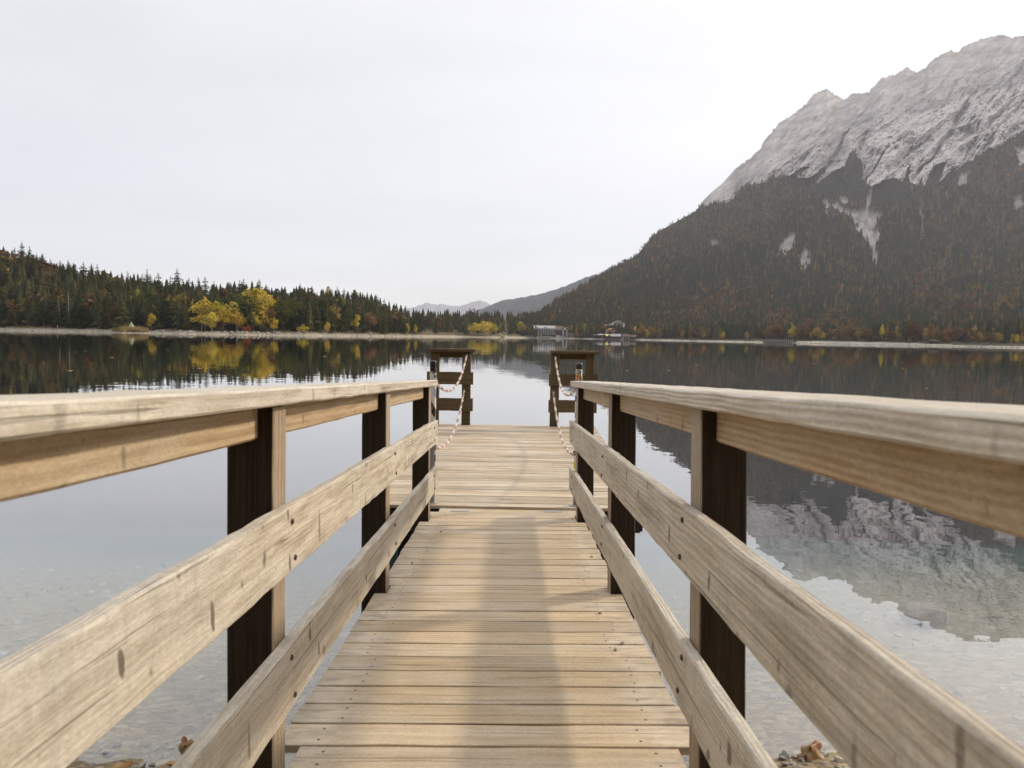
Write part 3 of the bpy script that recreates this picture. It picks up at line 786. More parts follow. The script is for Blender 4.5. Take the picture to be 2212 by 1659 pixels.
# ---- trees --------------------------------------------------------
def conifer(r, whorls=20, per=9, w=.17, low=.10, lean=.02, ragged=.22):
    """height 1; drooping boughs in whorls, each a few bent blades with hanging sprays"""
    V = []; T = []; C = []
    def tri(a, b, c, t): n = len(V); V.extend([a, b, c]); T.append((n, n + 1, n + 2)); C.extend([t] * 3)
    k0 = r.random() * 6
    for i in range(whorls):
        f = (i + r.random() * .6) / whorls
        z = low + (1 - low) * f
        R = w * (1 - f) ** .82 * (1 + ragged * r.normal()) + .008
        m = max(4, int(per * (1 - .45 * f)))
        for k in range(m):
            a = k0 + 2 * math.pi * (k + .7 * r.random()) / m + i * .7
            rr_ = R * (.7 + .5 * r.random()); dr = rr_ * (.28 + .35 * r.random()) * (1 - .7 * f)
            ca, sa_ = math.cos(a), math.sin(a); ta, tb_ = -sa_, ca
            wd = rr_ * (.20 + .14 * r.random()) + .006
            b0 = np.array([0, 0, z + .012]); mid = np.array([ca * rr_ * .55, sa_ * rr_ * .55, z - dr * .35]); tip = np.array([ca * rr_, sa_ * rr_, z - dr + .3 * dr * r.random()])
            s_ = np.array([ta, tb_, 0]) * wd; dn = np.array([0, 0, -wd * .35])
            t = .72 + .5 * r.random()
            tri(b0, mid + s_ + dn, tip, t); tri(b0, tip, mid - s_ + dn, t * .95)
            h = np.array([0, 0, -wd * (1.0 + .8 * r.random())])
            tri(mid + s_ * .6, mid - s_ * .2, mid + h * .9, t * .85); tri(mid * .6 + tip * .4, tip, (mid + tip) / 2 + h * .8, t * 1.05)
    tri(np.array([-.006, 0, .95]), np.array([.006, 0, .95]), np.array([0, 0, 1.0]), 1); tri(np.array([0, -.006, .95]), np.array([0, .006, .95]), np.array([0, 0, 1.0]), 1)
    tv = []; tq = []
    for (rad_, z) in ((.014, 0), (.009, .5), (.003, .97)):
        for k in range(5): tv.append((rad_ * math.cos(k * 1.2566), rad_ * math.sin(k * 1.2566), z))
    for i in range(2):
        for k in range(5): tq.append((i * 5 + k, i * 5 + (k + 1) % 5, i * 5 + 5 + (k + 1) % 5, i * 5 + 5 + k))
    return np.array(V), np.array(T), np.array(C), np.array(tv), np.array(tq)
def broadleaf(r, lobes=16, leaves=1500, w=.30, low=.18, tall=1.0, leaf=.024, round_=.5):
    V = []; T = []; C = []
    cz = (low + 1) / 2; hz_ = (1 - low) / 2
    L = []
    for i in range(lobes):
        d_ = r.normal(size=3); d_ /= np.linalg.norm(d_); q = d_ * r.random() ** .45 * .72
        L.append((np.array([q[0] * w, q[1] * w, cz + q[2] * hz_]), (.22 + .18 * r.random()) * w * 1.25, .75 + .5 * r.random()))
    L.append((np.array([0, 0, 1 - .2 * hz_]), .2 * w, 1.0))
    per = leaves // len(L)
    for c, R, t in L:
        d_ = r.normal(size=(per, 3)); d_ /= np.linalg.norm(d_, axis=1)[:, None]
        q = c + d_ * (R * (.55 + .5 * r.random((per, 1)))) * np.array([1, 1, 1.15])
        for p in q:
            n = r.normal(size=3); a = np.cross(n, r.normal(size=3)); a /= np.linalg.norm(a); b = np.cross(a, n); b /= np.linalg.norm(b)
            s_ = leaf * (.6 + .8 * r.random()); k = len(V)
            V.extend([p + a * s_, p + b * s_ * .7, p - a * s_, p - b * s_ * .7]); T.append((k, k + 1, k + 2, k + 3)); C.extend([t * (.8 + .4 * r.random())] * 4)
    tv = []; tq = []
    def limb(a, b, r0, r1):
        a = np.array(a, float); b = np.array(b, float); dd = b - a; dd /= np.linalg.norm(dd); u = np.cross(dd, (.3, .9, .2)); u /= np.linalg.norm(u); v = np.cross(dd, u); n = len(tv)
        for p, q in ((a, r0), (b, r1)):
            for k in range(5): tv.append(p + (u * math.cos(k * 1.2566) + v * math.sin(k * 1.2566)) * q)
        for k in range(5): tq.append((n + k, n + (k + 1) % 5, n + 5 + (k + 1) % 5, n + 5 + k))
    limb((0, 0, 0), (0, 0, low + .1), .020, .016); limb((0, 0, low + .1), (0.01, 0, .8), .016, .005)
    for c, R, t in L[:7]: limb((0, 0, max(low, c[2] - .22)), c, .009, .003)
    return np.array(V), np.array(T), np.array(C), np.array(tv), np.array(tq)
def foliage(name, a, b, var=.35, rough=.7):
    """leaf colour between two tones by leaf clump, and from tree to tree"""
    m = NT(name); t = m.attr('tint', 'Fac'); rn = m.n('ObjectInfo').outputs['Random']
    c = m.mix(rn, a, b)
    k = m.math('MULTIPLY_ADD', rn, var, 1 - var / 2)
    k = m.math('MULTIPLY', k, t)
    cc = m.n('CombineColor', i_0=k, i_1=k, i_2=k).outputs[0]
    c = m.mix(1.0, c, cc, 'MULTIPLY')
    d_ = m.n('BsdfDiffuse'); m.put(d_, 'Color', c); tl = m.n('BsdfTranslucent'); m.put(tl, 'Color', c)
    mx = m.n('MixShader', i_0=.25); m.t.links.new(d_.outputs[0], mx.inputs[1]); m.t.links.new(tl.outputs[0], mx.inputs[2]); m.t.links.new(mx.outputs[0], m.out.inputs[0])
    return m.mat
F_spruce = foliage('spruce_needles', (0.040, 0.048, 0.017), (0.085, 0.080, 0.028), .6)
F_pine = foliage('pine_needles', (0.075, 0.085, 0.018), (0.105, 0.10, 0.022), .3)
F_dark = foliage('dark_green_needles', (0.045, 0.055, 0.020), (0.085, 0.080, 0.028), .5)
F_gold = foliage('dull_gold_leaves', (0.36, 0.235, 0.055), (0.26, 0.185, 0.055), .4)
F_yellow = foliage('yellow_leaves', (0.58, 0.40, 0.06), (0.52, 0.41, 0.075), .2)
F_olive = foliage('yellow_green_leaves', (0.40, 0.35, 0.04), (0.46, 0.36, 0.045), .25)
F_rust = foliage('rust_leaves', (0.13, 0.065, 0.028), (0.19, 0.10, 0.036), .4)
F_brown = foliage('brown_leaves', (0.13, 0.078, 0.042), (0.20, 0.115, 0.048), .4)
F_red = foliage('red_leaves', (0.25, 0.06, 0.025), (0.28, 0.08, 0.03), .2)
F_scrub = foliage('dry_scrub', (0.10, 0.095, 0.04), (0.19, 0.14, 0.06), .4)
F_reed = foliage('reeds', (0.34, 0.25, 0.12), (0.28, 0.22, 0.10), .2)
BARK = plain('grey_bark', (0.13, 0.105, 0.08), .9, .1, .3, 3.0)
PALEBARK = plain('pale_bark', (0.36, 0.32, 0.26), .9, .1, .3, 3.0)

def one_mesh(name, spec, fol, bark=BARK):
    V, T, C, tv, tq = spec
    k = len(V)
    me = npmesh(name, np.concatenate([V, tv]), [T, tq + k], [fol, bark], [0] * len(T) + [1] * len(tq),
                {'tint': ('FLOAT', 'POINT', np.concatenate([C, np.ones(len(tv))]))})
    return me
tr = np.random.default_rng(21)
CON = [conifer(tr, 19 + int(tr.integers(6)), 8 + int(tr.integers(3)), .19 + .10 * tr.random(), .06 + .1 * tr.random()) for _ in range(8)]
BRO = [broadleaf(tr, 12 + int(tr.integers(8)), 1300, .26 + .1 * tr.random(), .10 + .08 * tr.random()) for _ in range(6)]
con_me = [one_mesh('spruce_tree', c, F_spruce) for c in CON]
SNAG = []
for k in range(3):
    V, T, C, tv, tq = conifer(tr, 12, 4, .06, .3); sel = tr.random(len(T)) < .35
    SNAG.append(one_mesh('dead_tree', (V, T[sel], C, tv * np.array([1.3, 1.3, 1]), tq), BARK, PALEBARK))
def place(me, name, loc, h, wscale, label, cat, group):
    o = link(name, me); o.location = [float(v) for v in loc]
    o.scale = (h * wscale, h * wscale, h); o.rotation_euler = (tr.normal(0, .02), tr.normal(0, .02), tr.random() * 6.28)
    return tag(o, label, cat, group)
crown_me = {}
def parts_tree(name, k, fol, loc, h, wscale, label, cat='tree', group=None, bark=BARK):
    """a tree with its trunk and its crown"""
    key = (k, fol.name)
    if key not in crown_me:
        V, T, C, tv, tq = BRO[k]
        crown_me[key] = (npmesh('crown', V, [T], [fol], attrs={'tint': ('FLOAT', 'POINT', C)}), npmesh('trunk', tv, [tq], [bark]))
    t = thing(name, label, cat, loc, tr.random() * 6.28, group); t.scale = (h * wscale, h * wscale, h)
    link('crown', crown_me[key][0], t); link('trunk', crown_me[key][1], t)
    return t
def bush(name, fol, loc, w, h, label, group=None, cat='bush'):
    V, T, C, tv, tq = broadleaf(np.random.default_rng(int(abs(loc[0] * 7 + loc[1]))), 9, 420, .5, .0, leaf=.05)
    me = npmesh(name, V, [T], [fol], attrs={'tint': ('FLOAT', 'POINT', C)})
    o = link(name, me); o.location = [float(v) for v in loc]; o.scale = (w, w, h)
    return tag(o, label, cat, group)

# low-detail trees for the far woods (thousands in one mass)
def tiny_conifer(r):
    V = []; T = []
    for i in range(5):
        z = .06 + .19 * i; R = .21 * (1 - i / 5.4) ; n = 5
        a0 = r.random() * 6; b = len(V)
        V.append((0, 0, z + .30 if i < 4 else 1.0))
        for k in range(2 * n):
            q = R * (1.15 if k % 2 == 0 else .6) * (.8 + .4 * r.random()); V.append((q * math.cos(a0 + k * math.pi / n), q * math.sin(a0 + k * math.pi / n), z - (.05 if k % 2 == 0 else -.02)))
        for k in range(2 * n): T.append((b, b + 1 + k, b + 1 + (k + 1) % (2 * n)))
    return np.array(V), np.array(T)
def tiny_round(r, n=70):
    V = []; T = []
    L = [(r.normal(size=3) * np.array([.12, .12, .16]) + np.array([0, 0, .58]), .13 + .08 * r.random()) for _ in range(6)]
    for i in range(n):
        c, R = L[i % 6]; d = r.normal(size=3); d /= np.linalg.norm(d); p = c + d * R * (.7 + .4 * r.random())
        a = np.cross(d, r.normal(size=3)); a /= np.linalg.norm(a); b_ = np.cross(a, d + .5 * r.normal(size=3)); s = .055 + .05 * r.random(); k = len(V)
        V += [p + a * s, p - a * s * .6 + b_ * s, p - a * s * .6 - b_ * s]; T.append((k, k + 1, k + 2))
    return np.array(V), np.array(T)
TC = [tiny_conifer(tr) for _ in range(6)]; TR = [tiny_round(tr) for _ in range(5)]
mf = NT('far_wood'); mt = mf.attr('tint', 'Color')
d_ = mf.n('BsdfDiffuse'); mf.put(d_, 'Color', mf.mix(1.0, mt, mf.mix(mf.noise(mf.pos(), .5, 3), (.55, .55, .55), (1.4, 1.4, 1.4)), 'MULTIPLY')); mf.t.links.new(d_.outputs[0], mf.out.inputs[0])
def wood_mass(name, pts, hs, kinds, cols):
    """pts (n,3); kinds 0 conifer 1 broadleaf; cols (n,3)"""
    VV = []; TT = []; CC = []; b = 0
    n = len(pts); yaw = tr.random(n) * 6.28
    for kind, lib in ((0, TC), (1, TR)):
        for v in range(len(lib)):
            idx = np.where((kinds == kind) & ((np.arange(n) * 7919) % len(lib) == v))[0]
            if not len(idx): continue
            P, T = lib[v]
            c, s = np.cos(yaw[idx])[:, None], np.sin(yaw[idx])[:, None]
            h = hs[idx][:, None]; wd = h * (.85 + .35 * tr.random((len(idx), 1)))
            X = (P[None, :, 0] * c - P[None, :, 1] * s) * wd + pts[idx, 0][:, None]
            Y = (P[None, :, 0] * s + P[None, :, 1] * c) * wd + pts[idx, 1][:, None]
            Z = P[None, :, 2] * h + pts[idx, 2][:, None]
            VV.append(np.stack([X, Y, Z], -1).reshape(-1, 3))
            TT.append((T[None] + (np.arange(len(idx)) * len(P))[:, None, None] + b).reshape(-1, 3)); b += len(idx) * len(P)
            cc = np.repeat(cols[idx], len(P), 0) * (.8 + .4 * tr.random((len(idx) * len(P), 1)))
            CC.append(np.concatenate([cc, np.ones((len(cc), 1))], 1))
    me = npmesh(name, np.concatenate(VV), [np.concatenate(TT)], [mf.mat], attrs={'tint': ('FLOAT_COLOR', 'POINT', np.concatenate(CC))})
    o = link(name, me); tag(o, kind='stuff'); return o
GREEN = np.array([[.036, .042, .017], [.056, .056, .022], [.042, .050, .024], [.070, .064, .024]])
WARM = np.array([[.13, .068, .026], [.17, .11, .03], [.10, .06, .03], [.20, .14, .035], [.12, .055, .024]])
def wood_colours(n, warm):
    kinds = (tr.random(n) < warm).astype(int)
    c = np.where(kinds[:, None] == 0, GREEN[tr.integers(0, 4, n)], WARM[tr.integers(0, 5, n)]) * (.75 + .5 * tr.random((n, 1)))
    return kinds, c

# ---------------------------------------------------------------- LEFT SHORE AND ITS WOOD
SHORE_L = [(-900, 640), (-300, 560), (0, 520), (120, 500), (235, 465), (260, 440), (420, 430), (600, 440), (720, 470), (800, 520), (900, 620), (960, 720), (1000, 780), (1060, 800), (1090, 860), (1140, 930), (1250, 960), (1400, 960)]
TREETOP = [(-900, 420), (-300, 490), (0, 528), (60, 535), (100, 548), (160, 566), (200, 578), (280, 590), (330, 594), (400, 602), (440, 612), (520, 606), (600, 616), (680, 620), (730, 626), (780, 626), (830, 645), (860, 658), (900, 667), (960, 668), (1010, 663), (1070, 668), (1130, 674), (1180, 680), (1250, 683), (1400, 690)]
pxs = np.linspace(-900, 1400, 330)
azl, _ = azel(pxs, np.full_like(pxs, 722.0))
sh = interp(pxs, SHORE_L, 1) + 7 * vnoise(pxs * .03, pxs * 0) + 2.5 * vnoise(pxs * .13, pxs * 0 + 3)
_, el_top = azel(pxs, interp(pxs, TREETOP, 1))
rows = []
DEPTH = 230.0
for s in np.concatenate([[-60, -10, 0, 3, 8, 14, 22, 32], np.linspace(45, DEPTH, 26), [300, 420, 600]]):
    r = sh + s
    top = np.maximum(el_top * (sh + DEPTH) + CAM[2] - 19, 3.0)
    u = np.clip((s - 18) / (DEPTH - 18), 0, 1); u = u * u * (3 - 2 * u) * .65 + u * .35
    beach = np.interp(s, [-60, -10, 0, 3, 8, 14, 22, 32], [-28, -2.2, 0.0, .45, .9, 1.5, 2.4, 3.0])
    z = beach + np.where(s > 18, (top - 3.0) * u, 0) + (fbm(pxs * .03, np.full_like(pxs, s * .03), 3) * 1.6 if s > 22 else .25 * vnoise(pxs * .2, np.full_like(pxs, s)) * (s > 0))
    if s > DEPTH: z = z - (s - DEPTH) * .05
    rows.append((r, z))
LV = polar_land('left_shore', azl, rows, gm.mat)
s_list = np.concatenate([[-60, -10, 0, 3, 8, 14, 22, 32], np.linspace(45, DEPTH, 26), [300, 420, 600]])
from_px = lambda px: np.interp(px, pxs, np.arange(len(pxs)))
def left_at(px, s):
    """point of the left land S metres behind its waterline on the bearing px"""
    i = from_px(px); j = np.interp(s, s_list, np.arange(len(s_list)))
    i0 = int(min(max(math.floor(i), 0), len(pxs) - 2)); j0 = int(min(math.floor(j), len(s_list) - 2)); a = i - i0; b = j - j0
    return (LV[j0, i0] * (1 - a) + LV[j0, i0 + 1] * a) * (1 - b) + (LV[j0 + 1, i0] * (1 - a) + LV[j0 + 1, i0 + 1] * a) * b

G_SP = 'conifers of the wood on the left shore'
def zone(px):
    return 0 if px < 180 else (1 if px < 430 else (2 if px < 680 else 3))
where = ['at the left edge of the lake wood', 'behind the pale spit of the left shore', 'behind the yellow birches on the left shore', 'on the low point of the left shore']
n_con = 0
rowspec = [(24, 15, 4.5, 1.0), (42, 18, 5.0, 1.0), (66, 18, 5.5, 1.0), (95, 19, 6, 1.0), (130, 19, 6.5, 1.0), (170, 20, 7, .95), (212, 20, 7, 1.05)]
used_b = 0
for (s0, h0, gap, hm_) in rowspec:
    px = -30.0 if s0 > 40 else -20.0
    while px < 905:
        D = float(np.interp(px, pxs, sh)) + s0
        step = gap * 1600 / D * (.75 + .6 * tr.random())
        s = s0 + tr.normal(0, 6 if s0 > 30 else 3)
        if px > 830 and s0 > 100: px += step * 2.5; continue
        q = left_at(px, max(18, s)); h = h0 * (.62 + .55 * tr.random()) * hm_
        autumn_patch = vnoise(np.array([px * .012 + s0]), np.array([s0 * .05]))[0]  # noise patches where autumn trees are more frequent
        warm = tr.random() < (.06 + .09 * (autumn_patch > .1))
        if warm:
            fol, nm, lb = ((F_rust, 'beech_tree', 'rust red beech among the dark conifers '), (F_brown, 'beech_tree', 'brown autumn beech among the dark conifers '), (F_olive, 'maple_tree', 'yellow green maple among the dark conifers '))[int(tr.choice(3, p=[.18, .42, .40]))]
            parts_tree(nm, int(tr.integers(6)), fol, q, h * .85, 1.05, lb + where[zone(px)], 'tree', 'autumn trees of the wood on the left shore')
        elif tr.random() < .16:
            parts_tree('pine_tree', int(tr.integers(6)), F_dark, q, h * .92, 1.0, 'round topped dark green pine between the spruces ' + where[zone(px)], 'tree', 'pines of the wood on the left shore')
        elif n_con < 300:
            tall = s0 > 120 and tr.random() < .10
            place(con_me[int(tr.integers(8))], 'spruce_tree', q, h * (1.25 if tall else 1), .92 + .35 * tr.random(),
                  ('tall dark spruce on the skyline ' if s0 > 150 else ('dark green spruce in the front row ' if s0 < 30 else 'dark green spruce ')) + where[zone(px)], 'tree', G_SP)
            n_con += 1
        px += step
# the rest of this wood and the low wooded shore behind it
pts = []
for _ in range(2600):
    px = -700 + 2050 * tr.random(); s = 26 + 330 * tr.random()
    if px < 60 and tr.random() < .3: continue
    pts.append(left_at(px, s))
pts = np.array(pts); k_, c_ = wood_colours(len(pts), .07)
wood_mass('forest', pts, 11 + 9 * tr.random(len(pts)), k_, c_)

# dead trunks among the conifers
for px, s, h, lb in ((150, 26, 21, 'tall bare grey trunk before the russet trees of the left wood'), (130, 28, 17, 'shorter bare grey trunk left of the tall one'), (163, 30, 16, 'bare grey trunk right of the tall one'), (255, 40, 17, 'bare dead spruce with twigs in the middle of the left wood')):
    place(SNAG[int(tr.integers(3))], 'dead_tree', left_at(px, s), h, 1.0, lb, 'tree', None)
# yellow birches, pines and shrubs of the spit
def crown_tree(px, s, top, w_px, k, fol, lb, name='birch_tree', group=None, bark=BARK):
    q = left_at(px, s); D = math.hypot(q[0] - CAM[0], q[1]); _, e = azel(float(px), float(top)); h = (float(e) * D + CAM[2] - q[2]) * 1.08
    V = BRO[k][0]; wid = np.percentile(np.abs(V[:, 0]), 98) * 2
    ws = 1.15 * (w_px / 1600 * D) / (wid * h)
    return parts_tree(name, k, fol, q, h, ws, lb, 'tree', group, bark)
crown_tree(443, 20, 650, 40, 0, F_yellow, 'bright yellow birch at the left end of the yellow clump', bark=PALEBARK)
crown_tree(468, 24, 654, 38, 1, F_olive, 'yellow green birch second in the yellow clump', bark=PALEBARK)
crown_tree(482, 17, 668, 24, 2, F_yellow, 'small golden birch low in the front of the yellow clump', bark=PALEBARK)
crown_tree(502, 24, 655, 36, 3, F_yellow, 'golden birch between the yellow green birch and the dark pine', bark=PALEBARK)
crown_tree(533, 30, 642, 46, 5, F_pine, 'dark broad pine between the two groups of yellow birches', 'pine_tree')
crown_tree(552, 34, 628, 40, 4, F_olive, 'lime yellow birch crown rising behind the tall birch', bark=PALEBARK)
crown_tree(566, 26, 631, 44, 1, F_yellow, 'tall bright yellow birch with a pale trunk in the middle of the clump', bark=PALEBARK)
crown_tree(588, 30, 650, 34, 0, F_olive, 'yellow green birch right of the tall yellow one', bark=PALEBARK)
crown_tree(606, 24, 652, 40, 2, F_pine, 'olive green pine right of the yellow birches', 'pine_tree')
crown_tree(634, 26, 650, 40, 5, F_pine, 'rounded olive green pine at the right end of the yellow clump', 'pine_tree')
crown_tree(497, 36, 636, 50, 3, F_pine, 'broad olive pine behind the golden birches', 'pine_tree')
crown_tree(436, 17, 672, 26, 4, F_yellow, 'low golden birch at the foot of the bright yellow one', bark=PALEBARK)
crown_tree(458, 16, 676, 30, 3, F_yellow, 'low amber birch between the two left yellow birches', bark=PALEBARK)
crown_tree(512, 17, 676, 28, 1, F_yellow, 'low amber birch left of the dark pine foot', bark=PALEBARK)
crown_tree(575, 18, 668, 34, 5, F_yellow, 'low golden birch at the foot of the tall bright one', bark=PALEBARK)
crown_tree(548, 19, 676, 24, 2, F_olive, 'low olive yellow birch right of the dark pine foot', bark=PALEBARK)
crown_tree(328, 17, 678, 13, 0, F_yellow, 'lone slim golden larch on the pale spit', 'larch_tree')
crown_tree(592, 12, 692, 11, 4, F_yellow, 'small golden birch at the waterside below the olive pines', bark=PALEBARK)
crown_tree(706, 14, 697, 11, 3, F_yellow, 'tiny golden birch on the shore right of the clump', bark=PALEBARK)
crown_tree(878, 16, 699, 10, 0, F_yellow, 'small orange birch on the shore left of the willow group', bark=PALEBARK)
crown_tree(897, 16, 702, 8, 2, F_yellow, 'tiny yellow birch just left of the willow group', bark=PALEBARK)
crown_tree(1026, 10, 699, 26, 1, F_yellow, 'bright yellow willow, left one of the group on the far point', 'willow_tree')
crown_tree(1043, 12, 695, 30, 3, F_yellow, 'bright yellow willow, tallest of the group on the far point', 'willow_tree')
crown_tree(1060, 10, 698, 24, 5, F_olive, 'yellow green willow, right one of the group on the far point', 'willow_tree')
for px, s, w, h, fol, lb in ((535, 10, 6.5, 4.6, F_red, 'red shrub among the boulders below the dark pine'), (479, 16, 4, 5.5, F_red, 'red shrub under the golden birches'), (118, 20, 4, 4, F_scrub, 'pale round bush on the left beach'), (178, 24, 7, 5, F_brown, 'pinkish brown shrub at the edge of the left wood'),
                             (405, 18, 6, 4.5, F_scrub, 'grey green bush left of the yellow birches'), (265, 16, 11, 3.6, F_scrub, 'flat olive bush behind the spit'), (345, 16, 6, 3.6, F_scrub, 'dull olive bush right of the golden larch'), (565, 13, 8, 5, F_scrub, 'grey green bush below the tall yellow birch'),
                             (655, 16, 8, 5, F_olive, 'yellow green bush at the right end of the yellow clump'), (770, 18, 8, 5, F_scrub, 'dull green bush on the shore below the dark point'), (15, 22, 9, 4, F_scrub, 'olive bush at the left edge of the beach'), (60, 23, 10, 3.5, F_scrub, 'ochre bush above the left beach')):
    bush('shrub', fol, left_at(px, s), w, h, lb)
# reeds on the spit
V = []; T = []; C = []
for _ in range(2600):
    px = 243 + 78 * tr.random(); s = 3 + 9 * tr.random(); q = left_at(px, s); h = 1.6 + 2.2 * tr.random() * (1 - abs(px - 280) / 60); a = tr.random() * 6.28
    k = len(V); dv = np.array([math.cos(a), math.sin(a), 0]) * .10; ln = np.array([tr.normal(0, .3), tr.normal(0, .3), max(.8, h)])
    V += [q - dv, q + dv, q + ln]; T.append((k, k + 1, k + 2)); C += [.7 + .6 * tr.random()] * 3
tag(link('reeds', npmesh('reeds', V, [np.array(T)], [F_reed], attrs={'tint': ('FLOAT', 'POINT', C)})), kind='stuff')
# boulders along the waterline
spots = [(432, 9), (446, 8), (455, 13), (470, 9), (486, 11), (500, 7), (514, 12), (523, 8), (532, 6), (548, 9), (558, 7), (567, 11), (578, 8), (600, 9), (618, 7), (632, 10), (644, 12), (650, 8), (662, 10), (700, 9), (725, 8), (352, 8), (372, 7), (390, 9), (412, 7), (760, 7), (800, 8), (340, 9)]
for i, (px, s) in enumerate(spots):
    z_ = .5 + 1.0 * tr.random()
    boulder('boulder', left_at(px, s) + np.array([0, 0, z_ * .2]), z_ * 1.3, z_, z_ * .8, M_rock, 'pale grey boulder on the waterline below the yellow birches' if 425 < px < 670 else ('pale grey boulder on the waterline right of the yellow birches' if px > 600 else 'pale grey boulder on the spit right of the golden larch'), 'boulders on the left shore', seed=i + 40, sub=I2, tri=T2)
pts = []; szs = []
for _ in range(1500):
    px = -20 + 930 * tr.random(); s = .5 + 14 * tr.random(); pts.append(left_at(px, s)); szs.append(.15 + .5 * tr.random() ** 2)
tag(link('shore_stones', stone_mass('shore_stones', pts, szs, .6)), kind='stuff')
# ---------------------------------------------------------------- THE MOUNTAIN
SKY_M = [(1120, 690), (1160, 684), (1185, 668), (1200, 655), (1250, 622), (1300, 592), (1340, 568), (1370, 553), (1400, 513), (1420, 498), (1460, 475), (1495, 455), (1510, 432), (1530, 412), (1550, 395), (1575, 365), (1600, 348), (1625, 325), (1638, 300), (1650, 285), (1665, 268), (1700, 245), (1720, 225), (1732, 209), (1740, 203), (1752, 199), (1763, 195), (1775, 203), (1790, 215), (1805, 217), (1815, 206), (1822, 204), (1835, 206), (1850, 203), (1862, 190), (1875, 173), (1900, 166), (1918, 157), (1926, 148), (1930, 147), (1935, 154), (1950, 160), (1962, 153), (1968, 152), (1975, 140), (1990, 130), (2000, 124), (2015, 115), (2035, 118), (2046, 108), (2060, 100), (2090, 88), (2120, 81), (2150, 88), (2165, 84), (2180, 80), (2195, 76), (2212, 84), (2240, 92), (2280, 80), (2320, 100)]
RIDGE_R = [(1120, 1250), (1185, 1450), (1340, 2000), (1420, 2300), (1500, 2600), (1760, 3150), (2212, 3300), (2320, 3300)]
SHORE_M = [(1120, 935), (1250, 930), (1320, 870), (1400, 850), (1500, 810), (1650, 760), (1800, 720), (1900, 690), (2080, 640), (2212, 610), (2320, 590)]
px_in = np.linspace(1120, 2320, 620)
az_in, _ = azel(px_in, np.full_like(px_in, 735.0)); _, el_in = azel(px_in, interp(px_in, SKY_M, 1))
rid_in = interp(px_in, RIDGE_R, 1); sho_in = interp(px_in, SHORE_M, 1) + 5 * vnoise(px_in * .04, px_in * 0 + 5) + 2 * vnoise(px_in * .2, px_in * 0 + 8)
az_out = np.linspace(az_in[-1] + .006, rad(72), 70); q = np.degrees(az_out)
el_out = np.interp(q, [36.5, 40, 44, 48, 54, 62, 72], [el_in[-1], .40, .24, .15, .09, .06, .05])
azm = np.concatenate([az_in, az_out]); elm = np.concatenate([el_in, el_out]); ridm = np.concatenate([rid_in, np.interp(q, [36, 72], [3300, 1900])])
shm = np.concatenate([sho_in, np.interp(q, [37, 50, 72], [580, 430, 300])])
NS = 430
ss = np.concatenate([np.linspace(-.04, 0, 5)[:-1], np.linspace(0, .05, 26)[:-1], np.linspace(.05, 1, NS), np.linspace(1.02, 1.35, 14)])
SSg, AZg = np.meshgrid(ss, azm, indexing='ij')
Rg = shm[None] + (ridm - shm)[None] * SSg
g = np.where(SSg > 0, .10 * SSg + .90 * np.clip(SSg, 0, None) ** 1.45, 0)
Tan = elm[None] * np.minimum(g, 1)
Zg = Tan * Rg + CAM[2] * np.clip(SSg * 6, 0, 1)
Xg = CAM[0] + np.sin(AZg) * Rg; Yg = CAM[1] + np.cos(AZg) * Rg
dsh = Rg - shm[None]
Zg = np.where(dsh < 0, dsh * .25, np.maximum(Zg, np.interp(dsh, [0, 4, 14, 40, 80], [0, .6, 1.6, 3.0, 4.0])))
back = np.clip(SSg - 1, 0, None); Zg = np.where(back > 0, Zg - back * ridm[None] * .55, Zg)
# relief: gullies and ribs, fading out at the skyline and at the shore
PXv, PYv = to_px(np.stack([Xg, Yg, Zg], -1))
cx = (PXv - 1350) / .3907; cy = (PYv - 54) / .3907            # coordinates of the mountain view
wx = cx + 10 * fbm(cx * .02, cy * .02, 4) + 4 * fbm(cx * .11, cy * .11, 3); wy = cy + 10 * fbm(cx * .02 + 9, cy * .02, 4) + 4 * fbm(cx * .11 + 3, cy * .11, 3)
ROCK = [(335, 1060), (420, 1008), (490, 990), (560, 985), (610, 950), (640, 905), (700, 890), (760, 880), (830, 848), (910, 845), (985, 800), (1040, 790), (950, 855), (1005, 860), (1120, 790), (1070, 840), (1035, 885), (1100, 850), (1190, 800), (1215, 790), (1240, 720), (1270, 700), (1300, 750), (1310, 770), (1320, 800), (1310, 850), (1340, 880), (1360, 905), (1440, 870), (1500, 855), (1540, 880), (1555, 820), (1590, 760), (1570, 850), (1575, 880), (1610, 895), (1640, 850), (1660, 885), (1690, 820), (1710, 785), (1780, 765), (1745, 850), (1730, 880), (1800, 830), (1870, 790), (1950, 740), (2060, 680), (2130, 640), (2206, 590), (2500, 440), (2500, -400), (335, -400)]
